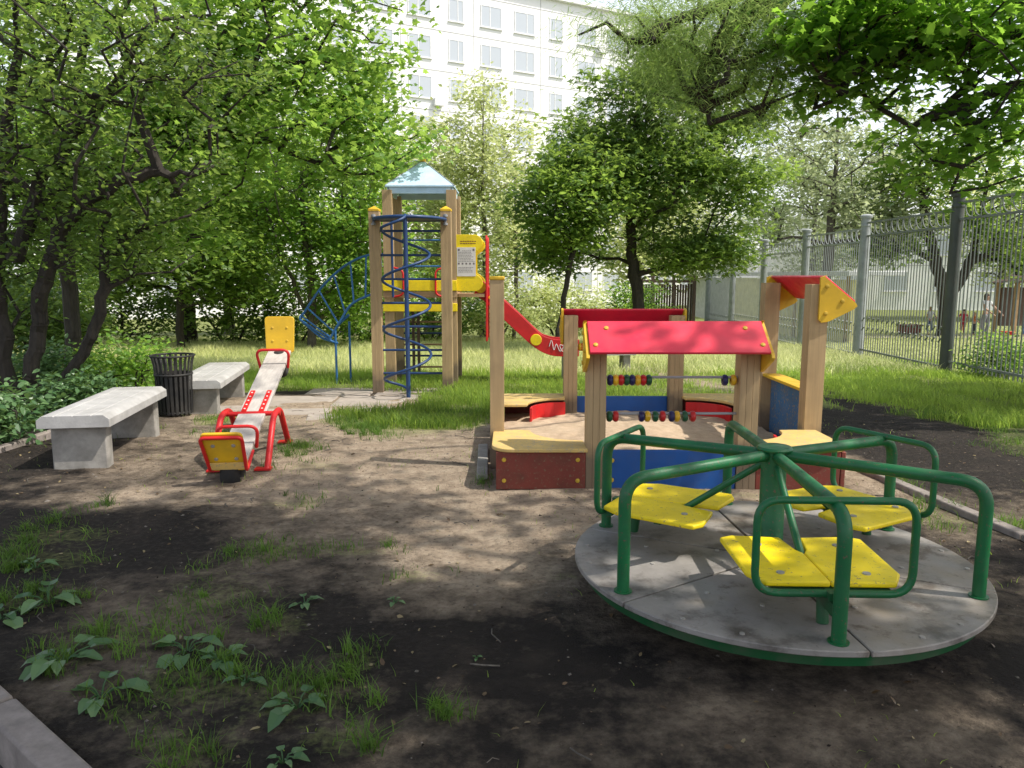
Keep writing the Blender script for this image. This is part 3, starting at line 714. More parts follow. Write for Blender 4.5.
def backrest(sp, out_dir, lean, frame):
    """yellow board standing at plank end"""
    d = (ax_ * out_dir); up = (Vector((0, 0, 1)) + Vector((d.x, d.y, 0)).normalized() * lean).normalized(); r_ = rt; n = r_.cross(up).normalized()
    b = pa + ax_ * sp - sw0; W, H_ = .155, .37
    if n.dot(d) < 0: n = -n
    pts = rounded([b + r_ * W * .93 + up * -.02, b + r_ * W + up * H_, b - r_ * W + up * H_, b - r_ * W * .93 + up * -.02], .045, 5, True)
    o = MB().prism(pts, n * .024).build('backrest', M['yellow_edge'], sw, bevel=.006)
    bt = MB(); 
    for i in (-1, 1):
        for h in (.11, .25):
            c = b + r_ * i * .075 + up * h + n * .024; n0 = len(bt.v); bt.lathe([(.016, 0), (.014, .006), (.0001, .009)], (0, 0, 0), 12); mm = Matrix((r_, up, n)).transposed(); bt.v[n0:] = [tuple(c + mm @ Vector(v_)) for v_ in bt.v[n0:]]
            c = b + r_ * i * .075 + up * h; n0 = len(bt.v); bt.lathe([(.014, 0), (.012, -.005), (.0001, -.008)], (0, 0, 0), 12); bt.v[n0:] = [tuple(c + mm @ Vector(v_)) for v_ in bt.v[n0:]]
    bt.build('bolt_cap', M['bolt_steel'] if frame else M['bolt'], o)
    if frame:
        f = b + n * .038
        MB().tube(rounded([b + r_ * .12 - d * .28 - upv * .02, f + r_ * .135 + up * -.01, f + r_ * .152 + up * (H_ - .025), f - r_ * .152 + up * (H_ - .025), f - r_ * .135 + up * -.01, b - r_ * .12 - d * .28 - upv * .02], .04, 5), .0145, 10).build('back_frame', M['red'], sw)
        MB().box(f + up * .045 - n * .0, (.27, .008, .07), Matrix((r_, n, up)).transposed()).build('back_brace', M['yellow_sand'], sw)
    else:
        f = b + n * .038
        MB().tube([b + r_ * .1 - d * .2 - upv * .03, f + r_ * .1, f + r_ * .1 + up * .30], .0145, 10).build('back_frame', M['red'], sw)
backrest(-.02, -1, .62, True); backrest(Ln + .02, 1, .10, False)
for sp in (.34, Ln - .36):
    MB().tube(rounded([S(sp, .135, -.03), S(sp - .01, .165, .17), S(sp - .01, -.165, .17), S(sp, -.135, -.03)], .08, 6), .014, 10).build('handle', M['red'], sw)
for sp, z_ in ((.08, -.12), (Ln - .02, -.14)):
    c = pa + ax_ * sp - sw0; c.z += z_ + .02; ty = MB(); pr = []
    for i in range(13):
        a = 2 * PI * i / 12; pr.append((.105 + .045 * math.cos(a), .075 * math.sin(a)))
    ty.lathe(pr, (0, 0, 0), 28); mm = Matrix((ax_, upv, rt)).transposed(); ty.v = [tuple(mm @ Vector(v_) + c) for v_ in ty.v]; ty.build('tyre', M['tyre'], sw)
for s in (-1, 1):
    xb = rt * s * .22 + Vector((0, 0, 0)); fwd = Vector((ax_.x, ax_.y, 0)).normalized(); c = Vector((pa.x + (pb.x - pa.x) * .40 - sw0.x, .02, 0)) + xb
    lg = MB().tube(rounded([c + fwd * -.52 + Vector((0, 0, .0)), c + fwd * -.15 + Vector((0, 0, .40)), c + fwd * .15 + Vector((0, 0, .40)), c + fwd * .52 + Vector((0, 0, 0))], .10, 6), .027, 12)
    for e in (-.52, .52): lg.box(c + fwd * e + rt * (-s * .03) + Vector((0, 0, .014)), (.13, .09, .014), Matrix.Rotation(math.atan2(rt.y, rt.x), 3, 'Z'))
    lo = lg.build('leg', M['red'], sw)
    if s == 1:
        pts = []
        for i in range(26): pts.append(c + fwd * (.05 + .015 * i) + Vector((.034, 0, .20 + .05 * math.sin(i * 1.25) - .003 * i)))
c0 = Vector((pa.x + (pb.x - pa.x) * .40 - sw0.x, .02, .385)); MB().tube([c0 - rt * .25, c0 + rt * .25], .022, 12).build('axle', M['red'], sw)

# ------------------------------------------------------------------ BENCHES
def bench(name, label, a, b, z, top, w_, group):
    a = Vector(a); b = Vector(b); c = (a + b) / 2; d = b - a; rz = math.atan2(d.y, d.x) - PI / 2; ln = d.length
    o = thing(name, label, 'bench', (c.x, c.y, z), rz, group)
    h = top; t = .105; n_ = 4; s = MB()
    prof = [(-w_/2, 0), (-w_/2, t*.65), (-w_/2 + .045, t), (-.15, t), (-.143, t - .008), (-.136, t), (-.004, t), (0, t - .008), (.004, t), (.136, t), (.143, t - .008), (.15, t), (w_/2 - .045, t), (w_/2, t*.65), (w_/2, 0)]
    s.prism([(x_, -ln / 2, h - t + z_) for x_, z_ in prof], (0, ln, 0)); s.build('seat_slab', M['conc'], o, bevel=.018, seg=3)
    for e in (-1, 1):
        MB().box((0, e * (ln / 2 - .16), (h - t) / 2 - .05), (w_ - .13, .14, h - t + .097)).build('leg', M['conc_leg'], o, bevel=.012)
    return o
bench('concrete_bench', 'grey concrete slab bench in the shade at the left picture edge, nearer than the bin', (-3.60, 6.12), (-3.86, 7.75), 0, .46, .56, 'concrete benches along the left edge')
bench('concrete_bench', 'sunlit concrete slab bench standing behind the black bin', (-3.80, 9.0), (-4.12, 10.95), g1(-4, 10) - .0, .46, .60, 'concrete benches along the left edge')
bench('concrete_bench', 'small grey bench on the grass far behind the sandbox', (1.55, 14.6), (2.35, 14.7), g1(2, 14.6), .45, .45, None)

# ------------------------------------------------------------------ BIN
bx_, by_ = -4.02, 8.95; bn = thing('litter_bin', 'black iron litter bin with vertical slats and flared rim between the two benches', 'bin', (bx_, by_, g1(bx_, by_)))
hB = .72
for k in range(24):
    a = 2 * PI * k / 24; ca_, sa_ = math.cos(a), math.sin(a); t = Vector((-sa_, ca_, 0))
    prof = [(.188, .03), (.196, .30), (.204, .52), (.213, .62), (.238, hB)]
    s = MB(); vs = []
    for r_, z_ in prof:
        for e in (-.015, .015):
            for rr in (0, .006): vs.append(Vector((ca_, sa_, 0)) * (r_ + rr) + t * e + Vector((0, 0, z_)))
    fs = []
    for i in range(len(prof) - 1):
        o_ = i * 4; fs += [(o_, o_+2, o_+6, o_+4), (o_+1, o_+5, o_+7, o_+3), (o_, o_+4, o_+5, o_+1), (o_+2, o_+3, o_+7, o_+6)]
    fs += [(0, 1, 3, 2), (16, 18, 19, 17)]
    s.add(vs, fs).build('slat', M['black'], bn, smooth=False)
for nm, r_, z_, h in (('rim', .243, hB, .012), ('hoop', .205, .50, .014), ('hoop', .178, .05, .014)): MB().torus(r_, h, (0, 0, z_), 40, 8).build(nm, M['black'], bn)
MB().lathe([(.0001, .06), (.155, .06), (.172, .30), (.180, .52), (.172, .52), (.160, .30), (.145, .075), (.0001, .075)], n=32).build('liner', M['tyre'], bn)
# ------------------------------------------------------------------ PLAY TOWER
tz = g1(-1.5, 12.3); tw0 = Vector((-1.5, 12.3, tz)); tw = thing('play_tower', 'wooden play tower with pale blue pyramid roof, blue spiral climber and red slide', 'play tower', tw0)
def T(x, y, z): return Vector((x, y, z)) - tw0
def lampost(x, y, z1, cap, w_=.155, name='post'):
    g_ = g1(x, y) - .15; p = MB()
    for j in (-1, 0, 1): p.box(T(x + j * w_ / 3, y, (g_ + z1) / 2), (w_ / 3 - .0015, w_, z1 - g_))
    o = p.build(name, M['post'], tw, bevel=.002)
    if cap:
        c = MB(); c.box(T(x, y, z1 + .02), (w_ + .01, w_ + .01, .04)); c.add([T(x - .07, y - .07, z1 + .041), T(x + .07, y - .07, z1 + .041), T(x + .07, y + .07, z1 + .041), T(x - .07, y + .07, z1 + .041), T(x, y, z1 + .085)], [(0, 1, 4), (1, 2, 4), (2, 3, 4), (3, 0, 4)]); c.build('post_cap', M['yellow_edge'], o, bevel=.008)
XL, XR, YF, YA, YB = -2.02, -.97, 11.4, 12.45, 13.45
lampost(XL, YF, 2.52, True); lampost(XR, YF, 2.52, True)
for x in (XL + .03, XR - .0):
    for y in (YA, YB): lampost(x, y, 2.94, False)
# blue rungs between the front posts, half ring, pole, spiral
for i in range(7):
    z = .13 + i * .352; MB().tube([T(XL + .07, YF, z), T(XR - .07, YF, z)], .0185, 10).build('rung', M['blue_dark'], tw)
for dz in (0.,):
    pts = [T((XL + XR) / 2 + .525 * math.cos(a), YF - .02 - .70 * math.sin(a), 2.40) for a in [PI * i / 28 for i in range(29)]]
    MB().tube(pts, .024, 12).build('half_ring', M['blue_dark'], tw)
    MB().prism([p - Vector((0, 0, .012)) for p in pts], (0, 0, .012)).build('top_plate', M['blue_dark'], tw)
b_ = MB().box(T((XL + XR) / 2, YF + .0, 2.40), (1.05 - .17, .04, .05)); b_.build('ring_bar', M['blue_dark'], tw)
for s in (-1, 1):
    rf_ = MB()
    for z in (2.32, 2.44): rf_.lathe([(.0001, 0), (.034, 0), (.034, .03), (.0001, .03)], T((XL + XR) / 2 + s * .525, YF - .105, z), 14)
    rf_.box(T((XL + XR) / 2 + s * .525, YF - .09, 2.40), (.03, .03, .16)); rf_.build('ring_bracket', M['steel'], tw)
px0, py0 = (XL + XR) / 2 + .02, YF - .70
MB().tube([T(px0, py0, g1(px0, py0) - .1), T(px0, py0, 2.40)], .031, 14).build('spiral_pole', M['blue_dark'], tw)
pts = []; tn = 3.55
for i in range(170):
    t = i / 169; a = -PI * .5 + 2 * PI * tn * t; r_ = .33 * min(1, (1 - t) * 14 + .0, .25 + t * 16)
    pts.append(T(px0 + r_ * math.cos(a + PI), py0 + r_ * math.sin(a + PI), g1(px0, py0) + .08 + t * 2.47))
MB().tube(pts, .0195, 10).build('spiral_rail', M['blue_dark'], tw)
# deck, boards, back rungs
MB().box(T(-1.485, 12.95, 1.27), (1.16, 1.12, .07)).build('deck', M['plankx'], tw, bevel=.006)
for (y, z, h) in ((YA - .095, 1.43, .165), (YA - .095, 1.08, .13), (YB + .095, 1.43, .165)):
    MB().box(T(-1.485, y, z), (1.2, .03, h)).build('edge_board', M['yellow'], tw, bevel=.006)
MB().box(T(-1.485, YA - .08, 1.29), (1.2, .02, .10)).build('edge_plank', M['plankx'], tw, bevel=.004)
for i in range(6):
    z = -.02 + i * .20; MB().tube([T(XL + .08, YB, z), T(XR - .08, YB, z)], .018, 10).build('ladder_rung', M['blue_dark'] if i % 2 else M['plankx'], tw)
for i in range(3): MB().box(T(XL + .20 + i * .09, YB - .12, .45), (.05, .03, 1.2)).build('ladder_slat', M['brown'], tw, bevel=.004)
for z in (1.75, 2.2): MB().tube([T(XL + .08, YB, z), T(XR - .08, YB, z)], .017, 10).build('guard_bar', M['blue_light'], tw)
MB().tube([T(XL + .13, YA - .3, 2.40), T(XL + .13, YA - .3, 1.25)], .02, 10).build('guard_bar', M['blue_dark'], tw)
for x in (XL + .17, XR - .16):
    s = 1 if x < -1.5 else -1
    MB().tube(rounded([T(x - s * .06, YA - .1, 1.25), T(x + s * .10, YA - .12, 1.28), T(x + s * .10, YA - .12, 1.68), T(x - s * .06, YA - .1, 1.72)], .08, 6), .016, 10).build('grab_handle', M['red'], tw)
# pyramid roof
cxr, cyr, e_, zt, zb = -1.47, 12.95, .55, 3.45, 2.99
for k in range(4):
    q = Matrix.Rotation(k * PI / 2, 3, 'Z'); C_ = Vector((cxr, cyr, 0)); th = .02
    lo_l, lo_r, ap = Vector((-e_, -e_, zb)), Vector((e_, -e_, zb)), Vector((0, 0, zt))
    MB().prism([q @ v_ + C_ - tw0 for v_ in (lo_l, lo_r, ap)], Vector((0, 0, .022))).build('roof_panel', M['roof_blue'], tw, smooth=False)
    MB().box(q @ Vector((0, -e_ + .035, zb - .055)) + C_ - tw0, (2 * e_ - .12, .025, .10), q).build('roof_fascia', M['roof_blue'], tw, bevel=.004)
    MB().tube([q @ (lo_r + Vector((0, 0, .02))) + C_ - tw0, q @ (ap + Vector((0, 0, .02))) + C_ - tw0], .010, 6).build('roof_ridge', M['steel'], tw)
MB().lathe([(.05, 0), (.045, .04), (.0001, .055)], T(cxr, cyr, zt + .0), 16).build('roof_knob', M['yellow_edge'], tw)
# yellow side panels with the notice
def scallop(x0, x1, z0, z1):
    h = z1 - z0; pts = [(x0, z0), (x1 - .10, z0)] + [(x1 - .10 + .13 * math.sin(a), z0 + .13 - .13 * math.cos(a)) for a in [PI * i / 10 for i in range(1, 9)]]
    zc = (z0 + z1) / 2; pts += [(x1 - .11, z0 + h * .33), (x1 - .11, z1 - h * .33)]
    pts += [(x1 - .10 + .13 * math.sin(a), z1 - .13 - .13 * math.cos(a)) for a in [PI * i / 10 for i in range(2, 10)]] + [(x1 - .10, z1), (x0, z1)]
    return pts
for y in (YA - .06, YB + .06):
    pl = [T(x, y - .012, z) for x, z in scallop(-.90, -.50, 1.34, 2.24)]
    sp = MB().prism(pl, (0, .024, 0)).build('side_panel', M['yellow'], tw, bevel=.006)
    if y < 13:
        nb = MB().box(T(-.735, y - .0165, 1.81), (.30, .006, .46)).build('notice', M['white'], sp)
        ink = MB(); rr = random.Random(3)
        for i in range(15):
            z = 1.985 - i * .024; x = -.865
            if i in (9, 10): continue
            if i == 8:
                for j in range(5): ink.box(T(-.855 + j * .06, y - .0205, z - .012), (.028, .0015, .028))
                continue
            xe = rr.uniform(-.66, -.61) if i else -.68; x = -.865 if i else -.80
            while x < xe:
                w_ = rr.uniform(.012, .034); ink.box(T(x + w_ / 2, y - .0205, z), (w_, .0015, .007)); x += w_ + .008
        for j in (-1, 1): ink.box(T(-.735 + j * .118, y - .0205, 2.0), (.03, .0015, .034))
        ink.build('notice_text', M['ink'], sp)
        hd = MB()
        for i, zz in enumerate((2.135, 2.10)):
            x = -.83
            while x < -.60: w_ = rr.uniform(.015, .04); hd.box(T(x + w_ / 2, y - .013, zz), (w_, .0015, .013)); x += w_ + .008
        hd.build('header_text', M['red_worn'], sp)
MB().box(T(-.70, 12.95, 1.27), (.5, .95, .05)).build('deck', M['plankx'], tw)
# slide
def slide_side(y):
    top = [(-.62, 1.56), (-.42, 1.44), (.10, .98), (.46, .64), (.62, .56), (.80, .53), (1.12, .53)]
    bot = [(1.12, .25), (.78, .25), (.58, .29), (.38, .40), (.06, .68), (-.40, 1.12), (-.62, 1.28)]
    pl = smoothpath([(a, 0, b) for a, b in top], 4) + smoothpath([(a, 0, b) for a, b in bot], 4)
    o = MB().prism([T(p.x, y, p.z) for p in pl], (0, .03, 0)).build('slide_cheek', M['red'], tw, bevel=.005); return o
s1 = slide_side(12.66); s2 = slide_side(13.20)
ch = [(-.62, 1.33), (-.40, 1.22), (.08, .78), (.42, .46), (.62, .36), (.82, .33), (1.14, .33)]
cp = smoothpath([(a, 0, b) for a, b in ch], 5); cm = MB()
for i in range(len(cp) - 1): cm.add([T(cp[i].x, 12.69, cp[i].z), T(cp[i+1].x, 12.69, cp[i+1].z), T(cp[i+1].x, 13.20, cp[i+1].z), T(cp[i].x, 13.20, cp[i].z)], [(0, 1, 2, 3)])
cm.build('chute', M['steel'], tw)
for (x, z, r_) in ((.40, .53, .095), (-.36, 1.23, .03)):
    MB().disc(r_, .03, T(x, 12.647, z), 28, 'Y', .005).build('disc', M['yellow'], s1, bevel=0)
MB().disc(.095, .03, T(-.52, 12.648, 1.40), 28, 'Y', .005).build('disc', M['yellow'], s1)
for x in (.9,): MB().box(T(x, 12.95, .03), (.07, .45, .62)).build('slide_foot', M['steel'], tw)
scr = [(.62, .42), (.66, .52), (.70, .36), (.74, .46), (.80, .34), (.86, .42), (.80, .44), (.84, .34), (.93, .38), (.99, .46), (1.04, .30), (1.08, .40)]
MB().tube([T(p.x, 12.652, p.z) for p in smoothpath([(a, 0, b) for a, b in scr], 5)], .006, 5).build('chalk_scribble', M['scrib'], s1)
# tall rounded red gate boards at the slide entrance, edge-on
for y, h in ((12.58, 2.24), (13.32, 2.24)):
    pl = [(y - .10, .52), (y + .10, .52), (y + .10, h - .10)] + [(y + .10 * math.cos(a), h - .10 + .10 * math.sin(a)) for a in [PI * i / 10 for i in range(1, 10)]] + [(y - .10, h - .10)]
    MB().prism([T(-.43, a, b) for a, b in pl], (.03, 0, 0)).build('entrance_board', M['red'], tw, bevel=.006)
# arched ladder on the left
ra = smoothpath([T(-1.95, 12.62, 1.93), T(-2.35, 12.75, 1.93), T(-2.8, 13.0, 1.77), T(-3.27, 13.2, 1.40), T(-3.58, 13.2, .98), T(-3.66, 13.15, .86), T(-3.52, 13.05, .74)], 6)
rb = smoothpath([T(-1.95, 12.4, 1.42), T(-2.34, 12.5, 1.27), T(-2.64, 12.55, 1.12), T(-2.84, 12.58, .84), T(-2.97, 12.6, .64), T(-3.02, 12.6, .53), T(-2.90, 12.6, .48)], 6)
MB().tube(ra, .021, 10).build('arch_rail', M['blue_light'], tw); MB().tube(rb, .021, 10).build('arch_rail', M['blue_light'], tw)
for i in range(3, len(ra), 4): MB().tube([ra[i], rb[i]], .015, 8).build('arch_rung', M['blue_light'], tw)
MB().tube(smoothpath([ra[-1], (ra[-1] + rb[-1]) / 2 + Vector((.0, 0, -.06)), rb[-1]], 6), .019, 8).build('arch_rung', M['blue_light'], tw)
MB().tube(smoothpath([T(-3.0, 12.62, .60), T(-2.88, 12.62, .78), T(-2.70, 12.62, .95)], 5), .022, 8).build('arch_rail', M['blue_light'], tw)
for x, y in ((-2.93, 12.6), (-2.76, 12.9)): MB().tube([T(x, y, .7 if x < -2.8 else .82), T(x, y, g1(x, y) - .1)], .019, 10).build('arch_leg', M['blue_light'], tw)

# ------------------------------------------------------------------ METAL FENCE
FX = 8.2; FY = [10.7, 14.28, 17.95, 21.5, 25.0, 28.5, 32.0]; fn0 = Vector((FX, 10.7, g1(FX, 10.7)))
fn = thing('metal_fence', 'tall grey metal bar fence with ornamental top band along the right side', 'fence', fn0)
FH = 3.38
for i, y in enumerate(FY):
    z = g1(FX, y); mt = M['fence_dark'] if i == 1 else M['fence']
    p = MB().lathe([(.0001, -.3), (.115, -.3), (.105, FH - .08), (.105, FH - .08), (.0001, FH - .08)], Vector((FX, y, z)) - fn0, 20)
    p.lathe([(.0001, FH - .10), (.125, FH - .10), (.135, FH - .07), (.135, FH - .04), (.09, FH - .01), (.0001, FH)], Vector((FX, y, z)) - fn0, 20)
    p.lathe([(.108, FH - .30), (.114, FH - .29), (.114, FH - .25), (.108, FH - .24)], Vector((FX, y, z)) - fn0, 20)
    po = p.build('post', mt, fn)
def fence_panel(ya, yb, k):
    z = (g1(FX, ya) + g1(FX, yb)) / 2 + .03; f = MB(); L_ = yb - ya; x = 0
    def P(y, zz): return Vector((FX, y, z + zz)) - fn0
    t1, t2 = FH - .30, FH - .60; b1 = .16
    for zz in (t1, t2, b1): f.box(P((ya + yb) / 2, zz), (.035, L_, .04))
    n = int(L_ / .115); 
    for i in range(n + 1):
        y = ya + .06 + (L_ - .12) * i / n; f.box(P(y, (t2 + b1) / 2 - .05), (.014, .020, t2 - b1 + .1))
    n2 = int(L_ / .26)
    for i in range(n2):
        y = ya + .13 + (L_ - .2) * i / n2; pts = [P(y + .22 * math.sin(a), t2 + .02 + (t1 - t2 - .04) * (1 - math.cos(a))) for a in [PI / 2 * j / 6 for j in range(7)]]
        f.tube(pts, .012, 5); f.box(P(y, (t1 + t2) / 2), (.012, .012, t1 - t2))
    # lower band of short diagonals
    if k >= 1:
        zc = .78 - .02 * k
        for i in range(int(L_ / .23)):
            y = ya + .15 + .23 * i
            for e in (-.11, .11): f.tube([P(y - .05, zc + e + .05), P(y + .06, zc + e - .04)], .016, 5)
    f.build('panel', M['fence_green'] if k < 2 else M['fence'], fn, smooth=False)
for i in range(len(FY) - 1): fence_panel(FY[i] + .11, FY[i+1] - .11, i)
fence_panel(7.2, FY[0] - .11, 0)

# dark wooden fence closing the far end
wf0 = Vector((6.8, 33.2, g1(6.8, 33.2))); wf = thing('wooden_fence', 'dark brown board fence closing the far end of the grey metal fence', 'fence', wf0)
for i, x in enumerate((5.2, 6.1, 7.0, 7.9)): MB().box(Vector((x, 33.2, wf0.z + 1.15)) - wf0, (.13, .13, 2.7)).build('post', M['brown'], wf)
bm_ = MB()
for i in range(24): bm_.box(Vector((5.26 + i * .115, 33.3, wf0.z + 1.1)) - wf0, (.09, .025, 2.0 + .1 * random.random()))
bm_.build('boards', M['brown'], wf)
MB().box(Vector((6.55, 33.15, wf0.z + 2.25)) - wf0, (2.8, .05, .12)).build('top_rail', M['brown'], wf)

# ------------------------------------------------------------------ PAVILION beyond the fence
pv_y = paint('pavilion_wall_paint', (.80, .74, .36), .6, .15); pv_g = paint('pavilion_grey_wall', (.60, .61, .60), .7, .2); pv_w = paint('pavilion_roof_white', (.70, .71, .70), .6, .2)
z0 = g1(11.5, 30); pv = thing('pavilion', 'low flat roofed playground pavilion with yellow and grey walls beyond the metal fence', 'pavilion', (12.6, 33, z0))
def W(x, y, z): return Vector((x - 12.6, y - 33, z - z0))
MB().box(W(11.0, 27.0, z0 + 1.1), (.12, 4.8, 2.3)).build('wall', pv_y, pv); MB().box(W(11.0, 33.6, z0 + 1.1), (.12, 8.2, 2.3)).build('wall', pv_y, pv); MB().box(W(11.0, 42.8, z0 + 1.1), (.12, 10.0, 2.3)).build('wall', pv_g, pv)
MB().box(W(11.5, 36, z0 + 2.45), (1.8, 23.6, .16)).build('roof', pv_w, pv, bevel=.02)
for y in (24.9, 29.5, 37.9, 46): MB().box(W(10.93, y, z0 + 1.2), (.1, .14, 2.55)).build('post', M['post'], pv)

# ------------------------------------------------------------------ BUILDINGS
m, nt, out = newmat('white_panel_wall'); p = N(nt, 'ShaderNodeBsdfPrincipled'); co = objco(nt); f = noise(nt, co, .5, 5); f2 = noise(nt, co, 6, 4)
c_ = ramp(nt, f, [(.3, (.86, .86, .86)), (.7, (.90, .90, .90))]).outputs[0]; c_ = mix(nt, ramp(nt, f2, [(.6, 0.), (.8, .25)]).outputs[0], c_, (.55, .55, .54))
nt.links.new(c_, p.inputs['Base Color']); p.inputs['Roughness'].default_value = .8; nt.links.new(p.outputs[0], out.inputs[0]); WALL = m
m, nt, out = newmat('window_glass'); p = N(nt, 'ShaderNodeBsdfPrincipled'); p.inputs['Base Color'].default_value = (.46, .50, .55, 1); p.inputs['Roughness'].default_value = .2; p.inputs['Specular IOR Level'].default_value = .9  # pane colour lightened, haze over the distant windows painted in
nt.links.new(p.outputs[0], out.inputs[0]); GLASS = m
FRAME = paint('window_frame_white', (.8, .8, .8), .5, .05); SEAM = paint('panel_seam', (.5, .5, .5), .8, .1); ROOFM = paint('roof_felt', (.18, .18, .18), .9, .2)
def block(name, label, origin, ang, length, floors, z0, wstep, wfun, fh=2.8, depth=12):
    """facade along local +x, facing local -y"""
    b = thing(name, label, 'building', (origin[0], origin[1], z0), ang); Hh = floors * fh + 1.6
    MB().box((length / 2, depth / 2, Hh / 2), (length, depth, Hh)).build('wall', WALL, b)
    sm = MB()
    for fl in range(1, floors + 1): sm.box((length / 2, -.006, fl * fh + .75), (length, .02, .05))
    for i in range(1, int(length / (wstep * 2))): sm.box((i * wstep * 2 - wstep * .0, -.004, Hh / 2), (.05, .02, Hh))
    sm.build('panel_seam', SEAM, b)
    MB().box((length / 2, -.12, Hh + .1), (length + .3, .5, .22)).build('cornice', FRAME, b); MB().box((length / 2, depth / 2, Hh + .05), (length, depth - .2, .12)).build('roof', ROOFM, b)
    for fl in range(floors):
        for i in range(int(length / wstep)):
            x = (i + .5) * wstep; z = fl * fh + 1.55
            if not wfun(i, fl): continue
            wide = 1.7 if (i % 3) else 1.15; h = 1.5
            wm = MB(); t = .07
            wm.box((x, -.02, z + h), (wide + .1, .05, t)); wm.box((x, -.02, z), (wide + .1, .05, t)); wm.box((x - wide / 2, -.02, z + h / 2), (t, .05, h - t - .004)); wm.box((x + wide / 2, -.02, z + h / 2), (t, .05, h - t - .004))
            wm.box((x + (wide * .12 if i % 2 else -.1), -.02, z + h / 2), (.06, .045, h - t - .004)); wm.box((x, -.05, z - .07), (wide + .2, .14, .04))
            wn = wm.build('window', FRAME, b, smooth=False)
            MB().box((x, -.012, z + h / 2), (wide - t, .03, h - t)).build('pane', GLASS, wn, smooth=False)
            if (i * 7 + fl * 5) % 9 == 0: MB().box((x + wide / 2 + .5, -.22, z - .25), (.75, .36, .55)).build('air_conditioner', FRAME, b, bevel=.02)
    return b, Hh
ang = math.atan2(.49, .87); ZB = -1.2
def vis(o, a, L_, step):
    def f(i, fl):
        x = (i + .5) * step; wx = o[0] + x * math.cos(a); wy = o[1] + x * math.sin(a)
        return wy > 5 and abs(wx / wy) < .74 and (fl * 2.8 + 2 - 2.8) / wy < .40
    return f
o1 = (-28.1, 45.3)
block('apartment_block', 'white panel apartment block with rows of windows rising behind the trees', o1, ang, 56, 8, ZB, 2.9, vis(o1, ang, 56, 2.9))
o2 = (22, 62)
block('low_white_building', 'low white building beyond the play yard on the right, behind the fence', o2, R(-8), 40, 2, ZB, 3.4, vis(o2, R(-8), 40, 3.4))

# ------------------------------------------------------------------ PLAY YARD beyond the fence
yz = g1(18, 30)
yw = paint('yard_wood', (.40, .27, .13), .7, .2); orange = paint('orange_plastic', (.65, .15, .02), .4, .1); cy_ = paint('light_blue_plastic', (.04, .35, .6), .4, .1)
ph = thing('play_house', 'small dark wooden play house with pale posts beyond the fence, right', 'play house', (21.2, 31.2, yz))
for x in (-.95, .95):
    for y in (-.5, .7): MB().box((x, y, 1.05), (.14, .14, 2.1)).build('post', yw, ph)
MB().box((0, .6, 1.1), (1.75, .06, 1.6)).build('wall', M['brown'], ph); MB().prism([(-1.15, -.7, 2.1), (1.15, -.7, 2.1), (0, -.7, 2.55)], (0, 1.6, 0)).build('roof', M['brown'], ph)
for i, (x, y, mt, lb, s) in enumerate([(20.6, 29.4, M['red'], 'red play cube on the yard beyond the fence, left of the orange one', .42), (21.3, 28.2, orange, 'orange play table at the right picture edge beyond the fence', .5), (19.3, 29.6, M['red'], 'small red toy lying on the sunlit path beyond the fence', .25), (16.3, 31.2, M['red_worn'], 'low brown planter box beyond the fence, just left of the dark post', .5)]):
    o = thing('play_box', lb, 'play box', (x, y, g1(x, y)))
    MB().box((0, 0, s * .5), (s * 1.5, s, s * .55)).build('box', mt, o, bevel=.02); MB().box((0, 0, s * .83), (s * 1.7, s * 1.2, s * .09)).build('lid', mt, o, bevel=.01); MB().box((0, 0, s * .12), (s * 1.3, s * .8, s * .18)).build('base', M['brown'], o)
SKIN = paint('skin', (.50, .30, .21), .6, .05)
def skinmesh(name, verts, edges, rad, mat, parent, sub=2):
    me = bpy.data.meshes.new(name); me.from_pydata(verts, edges, []); o = bpy.data.objects.new(name, me); COL.objects.link(o)
    sk_ = o.modifiers.new('skin', 'SKIN'); 
    for i, r_ in enumerate(rad): me.skin_vertices[0].data[i].radius = (r_, r_) if not isinstance(r_, tuple) else r_
    me.skin_vertices[0].data[0].use_root = True
    su = o.modifiers.new('sub', 'SUBSURF'); su.levels = sub; su.render_levels = sub
    dg = bpy.context.evaluated_depsgraph_get(); m2 = bpy.data.meshes.new_from_object(o.evaluated_get(dg)); bpy.data.objects.remove(o)
    m2.name = name; m2.materials.clear(); m2.materials.append(mat)
    for p_ in m2.polygons: p_.use_smooth = True
    o = bpy.data.objects.new(name, m2); COL.objects.link(o); o.parent = parent; return o
